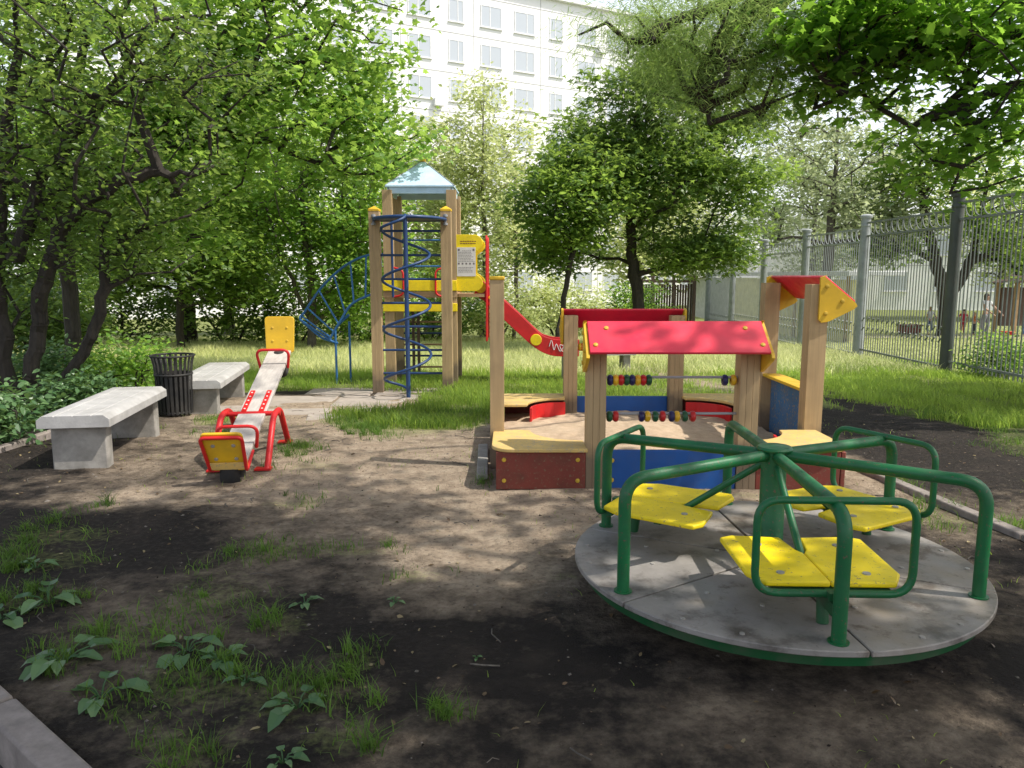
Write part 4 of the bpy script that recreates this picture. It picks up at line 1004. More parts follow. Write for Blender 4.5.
def person(label, loc, rz, H, top, bottom, hair, skirt=False, arm=.25, stride=.12, longhair=False):
    o = thing('person', label, 'person', loc, rz); k = H / 1.68; s = lambda *a: tuple(v * k for v in a)
    hip, kn, an = .86, .47, .07
    bv = [s(0, 0, .92), s(0, 0, 1.12), s(0, .0, 1.32), s(0, 0, 1.44), s(0, -.01, 1.53), s(0, -.02, 1.62)]
    be = [(0, 1), (1, 2), (2, 3), (3, 4), (4, 5)]; br = [s(.125, .10), s(.115, .085), s(.13, .09), s(.05, .05), s(.075, .09), s(.07, .085)]
    for sd_ in (-1, 1):
        i = len(bv); st = stride * sd_; bv += [s(sd_ * .085, 0, hip), s(sd_ * .09, -st * .6, kn), s(sd_ * .09, st * .3 - .02, an), s(sd_ * .10, st * .3 - .16, .04)]
        be += [(0, i), (i, i+1), (i+1, i+2), (i+2, i+3)]; br += [s(.085, .085), s(.055, .055), s(.038, .038), s(.035, .03)]
        i = len(bv); bv += [s(sd_ * .17, 0, 1.39), s(sd_ * (.21 + arm * .2), -arm * .3, 1.13), s(sd_ * (.22 + arm * .1), -arm * .9, .92), s(sd_ * .22, -arm * 1.05, .84)]
        be += [(2, i), (i, i+1), (i+1, i+2), (i+2, i+3)]; br += [s(.05, .05), s(.042, .042), s(.03, .03), s(.028, .038)]
    skinmesh('body', bv, be, [(a[0], a[1]) for a in br], SKIN, o)
    tv = [s(0, 0, .88), s(0, 0, 1.12), s(0, 0, 1.30), s(0, 0, 1.40)]; te = [(0, 1), (1, 2), (2, 3)]; tr_ = [s(.145, .118), s(.128, .10), s(.142, .105), s(.10, .075)]
    for sd_ in (-1, 1): i = len(tv); tv += [s(sd_ * .165, 0, 1.385), s(sd_ * (.19 + arm * .1), -arm * .15, 1.25)]; te += [(2, i), (i, i+1)]; tr_ += [s(.065, .065), s(.06, .06)]
    skinmesh('shirt', tv, te, tr_, top, o)
    if skirt: MB().lathe([(.13 * k, 1.0 * k), (.17 * k, .85 * k), (.235 * k, .52 * k), (.225 * k, .52 * k), (.1 * k, .9 * k)], (0, 0, 0), 20).build('skirt', bottom, o)
    else:
        lv = [s(0, 0, .95), s(0, 0, .88)]; le = [(0, 1)]; lr = [s(.14, .115), s(.14, .115)]
        for sd_ in (-1, 1): i = len(lv); st = stride * sd_; lv += [s(sd_ * .088, 0, .80), s(sd_ * .09, -st * .6, kn), s(sd_ * .09, st * .2, .16)]; le += [(1, i), (i, i+1), (i+1, i+2)]; lr += [s(.095, .095), s(.07, .07), s(.058, .058)]
        skinmesh('trousers', lv, le, lr, bottom, o)
    hd = MB(); hd.lathe([(.0001, .115), (.05, .105), (.085, .06), (.095, .0), (.088, -.05 if not longhair else -.16), (.07, -.07 if not longhair else -.2), (.0001, -.06)], (0, 0, 0), 18)
    hd.v = [(x * k, (y + .012 + (0.02 if True else 0)) * k, (z + 1.60) * k) for x, y, z in hd.v]; hd.build('hair', hair, o)
    fc = MB(); 
    for sd_ in (-1, 1): fc.box(s(sd_ * .03, -.105, 1.60), s(.02, .012, .01))
    fc.build('eyes', M['black'], o); MB().prism([s(-.014, -.10, 1.555), s(.014, -.10, 1.555), s(0, -.10, 1.60)], s(0, -.028, -.004)).build('nose', SKIN, o); MB().box(s(0, -.10, 1.525), s(.045, .01, .01)).build('mouth', M['red_worn'], o)
cl = lambda n_, c: paint(n_, c, .8, .1)
white_c, grey_c, red_c, dark_c, jean_c, brown_h, fair_h, orange_c, cyan_c = cl('white_cloth', (.7, .7, .7)), cl('grey_cloth', (.28, .28, .30)), cl('red_cloth', (.55, .03, .06)), cl('dark_cloth', (.04, .04, .05)), cl('denim', (.08, .14, .28)), cl('brown_hair', (.06, .035, .02)), cl('fair_hair', (.35, .25, .13)), cl('orange_cloth', (.6, .2, .05)), cl('cyan_cloth', (.05, .35, .6))
def pp(px_x, Y_): return ((px_x - 512) / 760 * Y_ * 1.01, Y_, g1(15, Y_))
person('adult in white top and grey trousers standing on the sunlit path beyond the fence', pp(980, 29.5), R(25), 1.66, white_c, grey_c, brown_h, False, .5, .10, True)
person('child in red clothes standing just right of the dark fence post', pp(958, 30.5), R(-40), 1.05, red_c, red_c, brown_h, False, .4)
person('child in an orange top beside the adult beyond the fence', pp(969, 30.2), R(60), .95, orange_c, dark_c, fair_h, False, .4)
person('child in white top and jeans beyond the fence, left of the dark post', pp(925, 31.0), R(10), 1.15, white_c, jean_c, fair_h, False, .35)
person('child in a light blue top at the right picture edge beyond the fence', pp(1020, 29.2), R(20), 1.2, cyan_c, jean_c, fair_h, False, .3)
# ------------------------------------------------------------------ VEGETATION
LM = dict(
    near=leafmat('maple_leaf', (.028, .085, .014), (.085, .19, .032), (.42, .74, .08), .58),
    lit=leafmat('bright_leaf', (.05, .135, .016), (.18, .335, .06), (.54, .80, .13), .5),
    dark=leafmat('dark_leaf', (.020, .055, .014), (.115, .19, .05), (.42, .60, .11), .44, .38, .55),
    mid=leafmat('chestnut_leaf', (.032, .085, .018), (.14, .235, .05), (.47, .68, .11), .46),
    chestnut=leafmat('chestnut_leaf', (.035, .09, .02), (.15, .24, .055), (.44, .64, .11), .45),
    pale=leafmat('pale_leaf', (.34, .44, .14), (.62, .68, .32), (.85, .90, .42), .5),  # lightened: background glare and haze put into the leaf colour
    grey=leafmat('willow_leaf', (.24, .31, .16), (.48, .54, .33), (.70, .78, .42), .45),
    larch=leafmat('larch_needle', (.16, .27, .09), (.34, .50, .17), (.64, .82, .24), .52, .5, .3),
    weed=leafmat('weed_leaf', (.06, .14, .05), (.16, .27, .11), (.28, .46, .12), .3, .38, .5),
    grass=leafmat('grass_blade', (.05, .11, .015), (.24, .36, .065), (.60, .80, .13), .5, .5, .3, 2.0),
    grass_shade=leafmat('shaded_grass_blade', (.035, .085, .014), (.12, .22, .04), (.28, .46, .07), .4, .5, .3, 2.0),  # darker copy of the grass, foreground shade put into its colour
    meadow=leafmat('meadow_blade', (.32, .42, .10), (.80, .80, .40), (.92, .95, .50), .55, .55, .3, .9),
)
BK = dict(dark=bark('dark_bark', (.055, .045, .036)), grey=bark('grey_bark', (.15, .13, .11)), pale=bark('pale_bark', (.22, .20, .17)))
def gp(x, y): return (x, y, g1(x, y) - .03)

tree('chestnut_tree', 'dark leafy round tree with one trunk behind the sandbox, left of the fence end', 'tree', gp(3.55, 21.5),
     [[(0, 0, 0), (.05, 0, 1.2), (-.15, .1, 2.4), (-.3, 0, 4.2), (-.2, 0, 6.4)]],
     [(-.2, 0, 5.5, 2.3, 2.2, 2.3, 2.2), (-2.1, 0, 4.3, 1.5, 1.4, 1.1, .9), (2.1, -.2, 4.9, 1.8, 1.6, 1.4, 1.2), (-1.9, .2, 2.8, 1.4, 1.2, .6, .5), (1.7, -.2, 2.9, 1.8, 1.4, .8, .8), (.9, 0, 7.5, 1.5, 1.2, 1.0, .6), (2.6, .2, 6.6, 1.2, 1.0, 1.0, .5), (-1.3, -.3, 5.0, 1.5, 1.3, 1.3, .8)], 450, 72, .23, 'compound', LM['chestnut'], BK['dark'], .17, 1, .6, .45, hole=.36)
tree('thin_tree', 'thin leaning young tree just left of the dark round tree', 'tree', gp(1.15, 20.0),
     [[(0, 0, 0), (.2, 0, 1.5), (.45, 0, 3.0), (.7, 0, 4.6)]], [(.5, 0, 4.0, 1.2, 1.2, 1.5, 1), (.1, 0, 2.9, .9, .8, .6, .5)], 110, 46, .17, 'oval', LM['mid'], BK['dark'], .07, 2, .45, .5)
tree('pale_poplar', 'pale yellow green slender tree behind the tower, in front of the apartment block', 'tree', gp(-1.1, 29.0),
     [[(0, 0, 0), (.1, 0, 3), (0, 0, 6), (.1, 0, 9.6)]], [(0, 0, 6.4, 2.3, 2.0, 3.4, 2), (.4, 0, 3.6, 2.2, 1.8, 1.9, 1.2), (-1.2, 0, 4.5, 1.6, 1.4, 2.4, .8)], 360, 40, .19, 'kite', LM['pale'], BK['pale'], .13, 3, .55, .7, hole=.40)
tree('slender_tree', 'slender sapling with light foliage right of the slide top', 'tree', gp(.05, 26.0),
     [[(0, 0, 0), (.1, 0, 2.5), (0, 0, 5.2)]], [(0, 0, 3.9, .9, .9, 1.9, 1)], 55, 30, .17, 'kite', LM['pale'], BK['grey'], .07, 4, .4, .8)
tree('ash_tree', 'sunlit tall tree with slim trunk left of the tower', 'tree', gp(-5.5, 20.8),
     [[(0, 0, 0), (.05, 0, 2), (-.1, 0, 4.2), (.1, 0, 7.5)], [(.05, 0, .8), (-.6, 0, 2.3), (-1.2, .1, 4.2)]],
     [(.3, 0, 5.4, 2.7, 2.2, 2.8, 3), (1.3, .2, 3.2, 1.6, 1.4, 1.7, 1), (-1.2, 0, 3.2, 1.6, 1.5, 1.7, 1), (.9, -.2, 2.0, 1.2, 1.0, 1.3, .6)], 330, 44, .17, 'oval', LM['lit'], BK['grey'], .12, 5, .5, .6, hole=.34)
tree('linden_tree', 'tree with stout dark trunk standing in the row behind the far bench', 'tree', gp(-9.8, 23.0),
     [[(0, 0, 0), (.0, 0, 2), (.1, 0, 4.5), (0, 0, 8)]], [(0, 0, 5.6, 3.6, 2.6, 3.2, 3), (2.0, 0, 3.6, 2.0, 1.5, 1.6, 1.2), (-2.2, 0, 3.6, 2.1, 1.5, 1.7, 1)], 330, 44, .20, 'oval', LM['mid'], BK['dark'], .24, 6, .55, .55, hole=.38)
tree('old_maple', 'big tree with thick trunk at far left whose bright boughs reach over to the tower', 'tree', gp(-7.9, 13.6),
     [[(0, 0, 0), (.05, 0, 2), (.1, 0, 4), (.7, 0, 6), (1.2, 0, 8.5)], [(.1, 0, 3.2), (1.3, -.1, 4.0), (2.6, -.2, 5.2), (3.9, -.2, 6.6), (5.0, 0, 7.4)]],
     [(3.9, -.2, 5.7, 2.6, 1.9, 2.0, 3), (5.2, -.4, 4.3, 1.5, 1.3, 1.1, 1.0), (2.2, -.3, 4.2, 2.2, 1.6, 1.5, 1.6), (.3, 0, 6.2, 2.8, 2.4, 2.6, 2), (-.9, -.3, 4.0, 1.8, 1.4, 1.6, .9), (2.2, -.4, 2.9, 1.4, 1.0, .7, .5)],
     430, 50, .125, 'maple', LM['lit'], BK['dark'], .22, 7, .5, .5, hole=.41)
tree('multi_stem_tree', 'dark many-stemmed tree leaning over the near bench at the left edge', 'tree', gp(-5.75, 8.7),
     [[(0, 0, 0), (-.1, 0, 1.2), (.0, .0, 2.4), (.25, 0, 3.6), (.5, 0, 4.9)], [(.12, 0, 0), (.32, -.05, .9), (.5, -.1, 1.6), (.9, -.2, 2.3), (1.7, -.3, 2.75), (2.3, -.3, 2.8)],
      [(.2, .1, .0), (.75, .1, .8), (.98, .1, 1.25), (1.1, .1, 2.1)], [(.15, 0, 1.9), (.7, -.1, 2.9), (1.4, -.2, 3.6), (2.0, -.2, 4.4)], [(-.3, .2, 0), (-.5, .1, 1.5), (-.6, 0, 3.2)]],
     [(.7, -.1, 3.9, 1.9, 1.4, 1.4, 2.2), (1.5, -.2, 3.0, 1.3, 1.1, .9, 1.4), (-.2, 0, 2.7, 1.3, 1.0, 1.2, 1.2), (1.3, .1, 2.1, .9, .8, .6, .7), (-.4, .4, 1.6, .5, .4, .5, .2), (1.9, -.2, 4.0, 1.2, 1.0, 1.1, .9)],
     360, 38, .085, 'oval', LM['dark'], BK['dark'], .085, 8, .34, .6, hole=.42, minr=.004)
tree('young_maple', 'smaller dark tree between the multi-stemmed tree and the far bench', 'tree', gp(-8.6, 19.6),
     [[(0, 0, 0), (.1, 0, 1.6), (.2, 0, 3.2), (.1, 0, 4.8)]], [(.2, 0, 3.2, 2.0, 1.5, 1.6, 1.5), (1.2, -.1, 2.2, 1.3, 1.0, .9, .8), (-1.0, 0, 2.2, 1.3, 1, .9, .6)], 210, 44, .13, 'maple', LM['mid'], BK['dark'], .10, 9, .45, .55, hole=.36)
tree('park_tree', 'tree with upright trunk beyond the metal fence, behind its third post', 'tree', gp(12.3, 30.0),
     [[(0, 0, 0), (0, 0, 3), (.1, 0, 6), (0, 0, 9.5)]], [(0, 0, 7.0, 3.4, 2.6, 3.2, 2.5), (-1.5, 0, 4.4, 1.8, 1.5, 1.2, .8), (1.9, 0, 4.6, 1.9, 1.6, 1.3, .8)], 280, 34, .21, 'kite', LM['grey'], BK['grey'], .2, 10, .6, .6, hole=.43)
tree('forked_tree', 'forked leaning tree in the play yard behind the dark fence post', 'tree', gp(17.0, 30.0),
     [[(0, 0, 0), (-.05, 0, 1.6), (-.5, 0, 3.0), (-1.1, 0, 5.0), (-1.6, 0, 7.4)], [(-.02, 0, 1.2), (.7, 0, 2.6), (1.1, 0, 4.4), (1.3, 0, 6.5)]],
     [(-.9, 0, 6.3, 3.0, 2.4, 2.4, 2), (1.9, 0, 4.6, 2.2, 1.8, 1.6, 1.4), (-2.3, 0, 3.6, 1.5, 1.2, .9, .5), (2.6, .2, 2.9, 1.2, 1.0, .7, .4)], 280, 36, .21, 'oval', LM['mid'], BK['dark'], .22, 11, .6, .55, hole=.40)
for i, (x, y, s_, sd_, lb) in enumerate([(7.6, 46, 1.0, 12, 'pale tree far behind the fence end, right of the dark round tree'), (19.5, 50, 1.15, 13, 'pale green tree far away behind the play yard, left of the forked tree'), (30.0, 47, 1.1, 14, 'pale tree far away at the right picture edge beyond the play yard'), (13.0, 56, 1.3, 15, 'tallest pale tree in the far distance beyond the pavilion')]):
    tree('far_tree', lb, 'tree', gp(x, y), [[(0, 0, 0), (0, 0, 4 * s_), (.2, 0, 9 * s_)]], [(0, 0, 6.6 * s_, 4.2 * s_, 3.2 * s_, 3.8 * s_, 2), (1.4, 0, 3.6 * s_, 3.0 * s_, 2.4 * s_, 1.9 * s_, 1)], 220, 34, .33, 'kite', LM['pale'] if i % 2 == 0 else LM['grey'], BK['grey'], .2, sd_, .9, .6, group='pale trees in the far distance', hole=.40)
for i, (x, y, s_, lb) in enumerate([(-15.5, 27, 1.0, 'tall tree filling the far left edge behind the undergrowth'), (-11.5, 31, 1.0, 'tall tree behind the stout linden, farther back'), (-7.0, 32, .95, 'tall background tree behind the slim sunlit one'), (-3.6, 33, .85, 'pale background tree just left of the tower roof')]):
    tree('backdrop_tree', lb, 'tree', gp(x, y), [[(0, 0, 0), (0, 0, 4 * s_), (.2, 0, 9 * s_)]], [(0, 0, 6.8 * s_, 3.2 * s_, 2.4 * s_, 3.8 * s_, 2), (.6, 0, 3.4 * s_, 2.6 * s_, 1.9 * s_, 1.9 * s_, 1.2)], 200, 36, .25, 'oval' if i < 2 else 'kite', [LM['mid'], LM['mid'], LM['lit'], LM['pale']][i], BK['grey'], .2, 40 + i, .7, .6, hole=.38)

SUN_BREAKS = [(.60, 3.45, .21), (.85, 3.15, .09), (1.75, 3.2, .07), (-.42, 4.15, .24), (.0, 4.28, .12), (-2.75, 5.3, .16), (-2.2, 5.1, .09), (-1.35, 5.0, .13), (-.12, 2.78, .045), (.1, 6.2, .16), (-.35, 5.6, .14), (-.8, 6.9, .2), (.6, 6.7, .3), (1.5, 7.2, .25), (-1.0, 5.9, .1), (2.95, 5.0, .12), (-3.7, 6.6, .3), (-3.75, 7.3, .2), (-2.3, 6.9, .14)]  # ground spots to be sunlit; crowns are opened along their rays
# trees that stand outside the frame and reach into it / shade the playground
tree('shade_maple', 'maple reaching its broad leaved boughs into the upper right corner', 'tree', gp(7.6, 7.2),
     [[(0, 0, 0), (0, 0, 2.2), (-.2, 0, 4.5), (-.3, -.2, 7.0), (-.5, -.3, 9.5)],
      [(-.05, 0, 2.8), (-.9, .4, 3.55), (-2.0, .8, 3.6), (-3.2, .9, 3.29), (-3.85, .9, 2.88), (-4.15, .9, 2.63)], [(-.1, 0, 2.9), (-1.5, .3, 3.8), (-2.6, .6, 3.95), (-3.8, .7, 3.75), (-4.4, .7, 3.6)], [(-3.2, .9, 3.29), (-2.7, .8, 3.9), (-2.1, .7, 4.7)],
      [(-.2, 0, 3.6), (-1.8, .3, 4.8), (-3.4, .5, 4.7), (-4.5, .55, 4.5)], [(-.3, -.1, 6.0), (-1.5, -1.2, 7.8), (-3.0, -2.2, 9.0)]],
     [(-3.1, .7, 3.90, 1.9, 1.1, .80, 2.4), (-4.25, .7, 3.95, .75, .8, .7, .8), (-1.7, .7, 3.7, 1.1, 1.0, .6, .5), (-3.1, .3, 2.85, 1.0, .6, .5, .6), (-4.8, .4, 3.5, .7, .6, .6, .7), (-3.3, -2.4, 9.4, 2.2, 2.0, 1.3, .9)],
     340, 22, .112, 'maple', LM['near'], BK['dark'], .085, 16, .42, .5, breaks=True, hole=.45, droop=.45)
tree('larch_tree', 'larch whose feathery needle boughs hang in from the top right', 'tree', gp(7.3, 9.4),
     [[(0, 0, 0), (0, 0, 4), (.05, 0, 9), (0, 0, 14)], [(0, 0, 4.6), (-2.2, -.5, 5.1), (-3.9, -.9, 4.95), (-5.0, -1.1, 4.55), (-5.9, -1.2, 4.15)], [(-3.9, -.9, 4.95), (-4.9, -1.0, 4.35), (-5.25, -1.0, 3.8), (-5.2, -1.0, 3.3)],
      [(0, 0, 5.0), (-2, -.2, 5.2), (-3.2, -.4, 4.5), (-3.8, -.5, 3.9)], [(0, 0, 4.9), (-2.5, -.9, 5.5), (-4.5, -1.3, 5.2), (-6.1, -1.5, 4.55)]],
     [(-5.3, -1.1, 4.25, 1.35, .7, .42, 2.4), (-4.9, -1.1, 3.7, 1.0, .5, .40, .9), (-3.2, -.6, 4.6, .9, .6, .4, .5), (0, 0, 10.0, 1.8, 1.8, 3.0, .9)],
     165, 230, .11, 'needle', LM['larch'], BK['dark'], .12, 17, .30, 1.0, breaks=True, hole=.30, twigmin=.009, droop=.9, tilt=1.0)
tree('overhead_maple', 'maple standing right of the camera outside the frame, shading the foreground', 'tree', gp(6.4, 2.2),
     [[(0, 0, 0), (0, 0, 3), (-.2, .1, 6), (-.3, .2, 9.5)]], [(-.6, -.3, 8.2, 2.9, 2.3, 1.8, 3), (-2.0, -1.0, 7.4, 2.2, 1.8, 1.2, 1.0)], 112, 42, .17, 'maple', LM['near'], BK['dark'], .2, 18, .55, .5, breaks=True, hole=.50)
tree('overhead_linden', 'linden standing behind the camera, its crown high over the dark earth', 'tree', gp(2.6, -2.2),
     [[(0, 0, 0), (0, 0, 3), (0, .1, 6), (.1, .2, 9.5)], [(0, 0, 4), (-.2, 2.5, 6.2), (0, 4.6, 7.6)]], [(-.3, 4.3, 8.0, 2.5, 2.3, 1.4, 3), (0, 1, 8.0, 2.6, 2.0, 1.6, 1)], 170, 42, .17, 'maple', LM['near'], BK['dark'], .2, 19, .55, .5, breaks=True, hole=.50)
tree('fence_maple', 'maple beyond the metal fence outside the right picture edge', 'tree', gp(12.0, 8.6),
     [[(0, 0, 0), (0, 0, 3), (-.2, .1, 6), (-.3, .2, 10)]], [(0, 0, 8.6, 2.8, 2.4, 2.0, 3)], 110, 40, .18, 'maple', LM['near'], BK['dark'], .2, 20, .6, .5, breaks=True, hole=.38)

# shrubs
SHR = [(-9.6, 15.5, 1.0, 'dark', 'dark shrub at the left edge behind the near bench'), (-13.5, 21, 1.5, 'mid', 'shrub in the undergrowth at far left'), (-11.6, 22.5, 1.4, 'dark', 'dark shrub left of the stout linden trunk'), (-8.4, 22.6, 1.35, 'mid', 'dark leafy shrub right of the stout linden trunk'),
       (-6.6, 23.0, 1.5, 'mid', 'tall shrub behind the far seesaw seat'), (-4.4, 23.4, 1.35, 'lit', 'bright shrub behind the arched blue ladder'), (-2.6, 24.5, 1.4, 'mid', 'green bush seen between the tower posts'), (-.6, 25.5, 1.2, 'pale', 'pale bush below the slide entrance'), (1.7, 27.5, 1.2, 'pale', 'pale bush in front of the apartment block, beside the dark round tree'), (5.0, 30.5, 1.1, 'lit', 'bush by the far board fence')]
for i, (x, y, s_, mt, lb) in enumerate(SHR):
    tree('shrub', lb, 'shrub', gp(x, y), [[(0, 0, 0), (.1, 0, .6 * s_), (.0, 0, 1.5 * s_)], [(.1, 0, 0), (.5 * s_, 0, .7 * s_), (.7 * s_, 0, 1.3 * s_)], [(-.1, 0, 0), (-.5 * s_, .1, .7 * s_), (-.8 * s_, 0, 1.2 * s_)]],
         [(0, 0, 1.0 * s_, 1.4 * s_, 1.1 * s_, .95 * s_, 1)], 90, 46, .15, 'oval', LM[mt], BK['dark'], .04, 60 + i, .40, .65, group='shrubs along the back of the playground', hole=.3)
for i, (x, y, s_, lb) in enumerate([(-5.1, 7.1, .36, 'low leafy shrub behind the near end of the near bench'), (-4.85, 8.3, .36, 'low shrub behind the far end of the near bench, left of the bin'), (-6.2, 9.9, .5, 'shaded shrub under the multi-stemmed tree'), (-5.3, 10.4, .6, 'low sunlit shrub left of the sunlit bench'), (8.9, 13.6, .55, 'leafy sapling at the foot of the dark fence post')]):
    tree('low_shrub', lb, 'shrub', gp(x, y), [[(0, 0, 0), (.1, 0, .5 * s_), (0, 0, 1.3 * s_)], [(.1, 0, 0), (.5 * s_, 0, 1.1 * s_)], [(-.1, 0, 0), (-.5 * s_, .1, 1.0 * s_)]],
         [(0, 0, .8 * s_, 1.2 * s_, 1.0 * s_, .75 * s_, 1)], 60, 34, .085, 'oval', LM['weed'] if i < 3 else LM['lit'], BK['dark'], .02, 80 + i, .24, .65, group='low shrubs under the trees', hole=.3, minr=.003)

# ------------------------------------------------------------------ grass
def blades(name, P, h, w_, mat, tint, lean=.35, rg=rng):
    n = len(P); a = rg.uniform(0, 2 * PI, n); dx, dy = np.cos(a), np.sin(a); l = h * rg.uniform(.1, 1, n) * lean * 1.6; b = rg.uniform(0, 2 * PI, n); ux, uy = np.cos(b), np.sin(b)
    def pt(t, s): # along blade t, side s
        return np.stack([P[:, 0] + dx * l * t * t + ux * w_ * s, P[:, 1] + dy * l * t * t + uy * w_ * s, P[:, 2] + h * t * (1 - .18 * t)], 1)
    q1 = np.stack([pt(0, -.5), pt(0, .5), pt(.5, .42), pt(.5, -.42)], 1); q2 = np.stack([pt(.5, -.42), pt(.5, .42), pt(1, .05), pt(1, -.05)], 1)
    V = np.stack([q1, q2], 1).reshape(-1, 3); o = np_mesh(name, V, 4, mat, None, np.repeat(tint, 2)); o['kind'] = 'stuff'; return o
def scatter(n, x0, x1, y0, y1, keep):
    x = rng.uniform(x0, x1, n); y = rng.uniform(y0, y1, n); k = keep(x, y); x, y = x[k], y[k]; return np.stack([x, y, gh(x, y) - .005], 1)
# fine grass of the trodden yard
def kn(x, y): return rng.random(len(x)) < np.clip(gmask(x, y) - .2, 0, 1) * 1.25 * sst(.36, .62, fbm(x, y, .42, 77))
P = scatter(240000, -5, 5.2, 2.0, 9.5, kn); cl_ = fbm(P[:, 0], P[:, 1], .5, 71)
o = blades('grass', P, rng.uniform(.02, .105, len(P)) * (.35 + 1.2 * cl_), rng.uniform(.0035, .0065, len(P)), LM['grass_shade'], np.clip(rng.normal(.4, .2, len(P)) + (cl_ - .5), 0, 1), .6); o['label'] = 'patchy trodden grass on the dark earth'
# dense little tufts
C = scatter(5200, -4.2, 3.8, 2.0, 8.6, lambda x, y: rng.random(len(x)) < np.clip(gmask(x, y) - .15, 0, 1) ** 1.3 * 1.2 * sst(.40, .66, fbm(x, y, .42, 77)))
k_ = rng.integers(14, 46, len(C)); I_ = np.repeat(np.arange(len(C)), k_); sz = rng.uniform(.5, 1.25, len(C))[I_]
P = C[I_].copy(); P[:, :2] += rng.normal(0, .020, (len(P), 2)) * sz[:, None]; P[:, 2] = gh(P[:, 0], P[:, 1]) - .004
tc_ = rng.normal(.55, .2, len(C))[I_]
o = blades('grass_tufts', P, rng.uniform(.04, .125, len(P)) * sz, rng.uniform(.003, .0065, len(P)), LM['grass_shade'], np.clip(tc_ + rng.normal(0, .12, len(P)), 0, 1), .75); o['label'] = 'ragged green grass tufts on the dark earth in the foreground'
# scattered single blades
P = scatter(60000, -4.6, 4.2, 2.0, 9.0, lambda x, y: (rng.random(len(x)) < .05 * sst(.45, .7, fbm(x, y, .9, 75)) * (kside(x, y) > .15)) & ~in_box(x, y, .05) & (np.hypot(x - 1.263, y - 3.565) > .7))
o = blades('grass', P, rng.uniform(.015, .06, len(P)), rng.uniform(.003, .006, len(P)), LM['grass'], np.clip(rng.normal(.5, .2, len(P)), 0, 1), .8); o['label'] = 'stray grass blades on the bare earth'
# tufts and lawn around tower and along the fence
def km(x, y): return (rng.random(len(x)) < np.clip(gmask(x, y) - .12, 0, 1) * (.12 + .88 * sst(.34, .60, fbm(x, y, .7, 83)))) & (np.abs(x / np.maximum(y, 1)) < .78)
P = scatter(420000, -12, 12, 8.0, 17, km); cl_ = fbm(P[:, 0], P[:, 1], 1.0, 81)
lush = np.maximum(np.clip(blob(P[:, 0], P[:, 1], -1.1, 9.4, 1.7, 2.2) * 2, 0, 1), sst(4.5, 5.5, P[:, 0]) * (P[:, 1] < 11) * .6)
o = blades('tall_grass', P, rng.uniform(.04, .20, len(P)) * (.15 + cl_ * 1.25) * (1 + .35 * lush), rng.uniform(.006, .013, len(P)), LM['grass'], np.clip(rng.normal(.58, .2, len(P)) - .28 * lush + 1.6 * (cl_ - .5), 0, 1), .5); o['label'] = 'sunlit tall grass around the tower and along the fence'
P = scatter(230000, -24, 18, 14, 27, lambda x, y: (rng.random(len(x)) < np.where(x < 8.0, 1, .4) * (1 - .85 * np.exp(-(seg_d(x, y, (4.0, 8.8), (2.6, 15.5)) / .45) ** 2))) & (np.abs(x / y) < .78) & (y < 26)); cl_ = fbm(P[:, 0], P[:, 1], 1.6, 91)
o = blades('meadow', P, rng.uniform(.10, .34, len(P)) * (.5 + cl_) * np.where(P[:, 0] > 8.3, .4, 1), rng.uniform(.012, .022, len(P)), LM['meadow'], np.clip(rng.normal(.6, .22, len(P)) + (cl_ - .5) * .6, 0, 1), .45); o['label'] = 'pale sunlit meadow at the back of the playground'
P = scatter(60000, 8.4, 30, 13, 44, lambda x, y: (x / y < .78)); o = blades('lawn', P, rng.uniform(.05, .14, len(P)), rng.uniform(.02, .035, len(P)), LM['meadow'], np.clip(rng.normal(.3, .15, len(P)), 0, 1), .5); o['label'] = 'mown lawn of the play yard beyond the fence'
# pale path in the yard beyond the fence
pth = MB(); 
for i in range(31):
    x = 8.6 + i * 1.1
    for y in (28.4 + .02 * i, 31.4 + .02 * i): pth.v.append((x, y, g1(x, y) + .02))
for i in range(30): pth.f.append((2*i, 2*i+2, 2*i+3, 2*i+1)); pth.mi.append(0)
o = pth.build('yard_path', M['slabm']); o['kind'] = 'structure'

# ------------------------------------------------------------------ broad-leaved weeds in the foreground
WD = [(-2.28, 3.55, .20, 9, 'burdock with big dull leaves at the left edge, farther from the kerb'), (-1.88, 2.98, .22, 10, 'largest burdock rosette just above the kerb at lower left'), (-1.40, 3.08, .17, 8, 'weed rosette in the middle of the foreground grass patch'), (-.80, 2.64, .15, 9, 'upright pale green weed standing alone on dark earth, lower left of centre'), (-1.06, 2.83, .09, 6, 'small weed left of the upright lone one'),
      (-1.02, 3.55, .10, 6, 'small weed on bare earth right of the big grass patch'), (-.58, 3.58, .07, 5, 'tiny two-leaved weed nearest to the light patch on the earth'), (-.76, 2.32, .09, 6, 'small weed at the bottom of the picture'), (-1.22, 2.98, .13, 6, 'weed at the right rim of the foreground grass patch'), (-2.40, 3.38, .18, 8, 'weed cut by the left picture edge'), (-1.58, 2.72, .17, 8, 'dark weed next to the kerb, right of the largest burdock'), (-2.62, 4.0, .13, 7, 'weed in the grass at the left edge, farthest of the rosettes'), (-.15, 3.0, .04, 4, 'tiny seedling on the dark earth near the carousel'), (1.5, 5.42, .10, 7, 'yellowish weed at the foot of the blue sandbox board')]
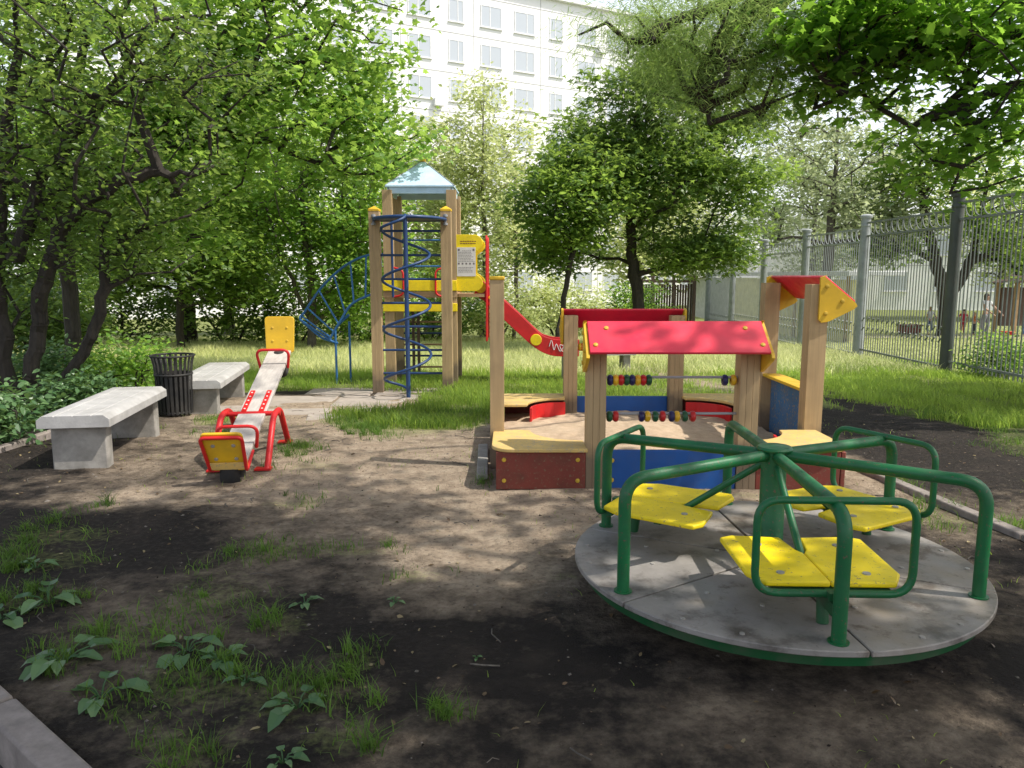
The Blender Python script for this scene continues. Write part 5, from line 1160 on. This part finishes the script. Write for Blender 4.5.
for i, (x, y, s_, n_, lb) in enumerate(WD):
    o = thing('weed', lb, 'weed', (x, y, g1(x, y)), 0, 'broad leaved weeds in the foreground'); rg = np.random.default_rng(300 + i)
    stm = MB()
    for k in range(n_):
        a = 2 * PI * k * .382 + rg.normal(0, .3); u = np.array([math.cos(a), math.sin(a), 0]); L_ = s_ * rg.uniform(.5, .95); el = rg.uniform(.05, .5); ll = L_ * rg.uniform(.55, .8)
        e = u * L_ * .55 * math.cos(el) + np.array([0, 0, L_ * .55 * math.sin(el) + .008]); stm.tube([(0, 0, -.01), tuple(e * .55 + np.array([0, 0, .01])), tuple(e)], .0022 + s_ * .006, 5)
        v = np.array([-u[1], u[0], 0]); out_ = [(0, .0), (-.06, .22), (.12, .40), (.40, .42), (.70, .28), (1, 0)]; rise = math.sin(el) * .5
        def lp(t, s): return e + u * (t * ll) + v * (s * ll * .8) + np.array([0, 0, 1]) * (rise * ll * t * (1 - t * .9) - .28 * ll * t * t + abs(s) * ll * (.22 + .10 * math.sin(7 * t + k)) - .05 * ll * math.sin(9 * t + k))
        VV = []
        for sg in (-1, 1):
            for j in range(5):
                t0, w0 = out_[j]; t1, w1 = out_[j+1]; VV += [lp(max(t0, 0), 0), lp(max(t1, 0), 0), lp(t1, sg * w1), lp(t0, sg * w0)]
        np_mesh('leaf', np.array(VV), 4, LM['weed'], o, np.full(10, np.clip(rg.normal(.5, .22), 0, 1)), smooth=True)
    stm.build('stem', LM['weed'], o)

# ------------------------------------------------------------------ litter: fallen leaves, twigs, pebbles
fl = leafmat('fallen_leaf', (.10, .06, .03), (.34, .27, .14), (.2, .15, .06), .15)
P = scatter(900, -5, 5, 1.9, 10, lambda x, y: ~in_box(x, y, .03) & (kside(x, y) > .15) & (np.hypot(x - 1.263, y - 3.565) > .8)); P[:, 2] += .012
V, k = leaves(P, rng.normal(0, 1, P.shape), .034, 'oval', .35, .0); o = np_mesh('leaf_litter', V, k, fl, None, rng.random(len(P)) ** 2); o['kind'] = 'stuff'; o['label'] = 'dry fallen leaves scattered on the earth'
# crumbs of soil, bark chips and seed husks
cr = leafmat('soil_crumb', (.018, .013, .010), (.17, .125, .085), (.02, .015, .01), .02, .9, .2, 1.2)
P = scatter(26000, -5, 5, 1.9, 9.5, lambda x, y: (rng.random(len(x)) < .25 + .75 * sst(.4, .65, fbm(x, y, .5, 95))) & ~in_box(x, y, .02) & (kside(x, y) > .12) & (np.hypot(x - 1.263, y - 3.565) > .3))
n_ = len(P); s_ = np.exp(rng.normal(math.log(.0042), .45, n_)); an = rng.uniform(0, 6.28, n_); B3 = []
for k in range(3):
    a_ = an + k * 2.094; B3.append(P + np.stack([np.cos(a_) * s_ * 1.3, np.sin(a_) * s_ * rng.uniform(.5, 1.2, n_), -.001 * np.ones(n_)], 1))
T_ = P + np.stack([rng.normal(0, .3, n_) * s_, rng.normal(0, .3, n_) * s_, s_ * rng.uniform(.5, 1.1, n_)], 1)
V = np.stack([np.stack([B3[k], B3[(k + 1) % 3], T_], 1) for k in range(3)], 1).reshape(-1, 3)
o = np_mesh('soil_crumbs', V, 3, cr, None, np.repeat(rng.random(n_) ** 1.6, 3)); o['kind'] = 'stuff'; o['label'] = 'crumbs of soil and bark on the trodden earth'
P = scatter(5000, -5, 5, 1.9, 9.5, lambda x, y: ~in_box(x, y, .03) & (kside(x, y) > .15) & (np.hypot(x - 1.263, y - 3.565) > .8)); P[:, 2] += .007
V, k = leaves(P, rng.normal(0, 1, P.shape), .015, 'kite', .4, .0); o = np_mesh('leaf_fragments', V, k, cr, None, rng.random(len(P))); o['kind'] = 'stuff'; o['label'] = 'small brown leaf fragments on the earth'
peb = MB(); 
P = scatter(1300, -5, 5, 1.9, 10, lambda x, y: ~in_box(x, y, .03) & (kside(x, y) > .15))
for x, y, z in P:
    s_ = random.uniform(.004, .014) * (1.7 if random.random() < .05 else 1); r_ = Matrix.Rotation(random.random() * 6, 3, 'Z')
    vs = [r_ @ Vector((a * s_ * random.uniform(.6, 1.2), b * s_ * random.uniform(.6, 1.2), c * s_ * random.uniform(.4, .7))) + Vector((x, y, z + .004)) for a, b, c in ((1,0,0),(0,1,0),(-1,0,0),(0,-1,0),(0,0,1),(0,0,-1))]
    peb.add(vs, [(0,1,4),(1,2,4),(2,3,4),(3,0,4),(1,0,5),(2,1,5),(3,2,5),(0,3,5)])
o = peb.build('pebbles', concrete('pebble_stone', (.19, .165, .14), 20, .5), smooth=False); o['kind'] = 'stuff'; o['label'] = 'small pebbles and crumbs on the earth'
tw_ = MB()
for i in range(150):
    x, y = random.uniform(-4.5, 4.2), random.uniform(2.2, 9.5)
    if kside(x, y) < .15 or in_box(x, y, .05): continue
    a = random.random() * 6.28; l = random.uniform(.04, .2); z = g1(x, y) + .008
    tw_.tube([(x, y, z), (x + l * .5 * math.cos(a), y + l * .5 * math.sin(a), z + .008), (x + l * math.cos(a + .3), y + l * math.sin(a + .3), z)], random.uniform(.0015, .004), 5)
o = tw_.build('twigs', BK['grey']); o['kind'] = 'stuff'; o['label'] = 'short fallen twigs on the earth'
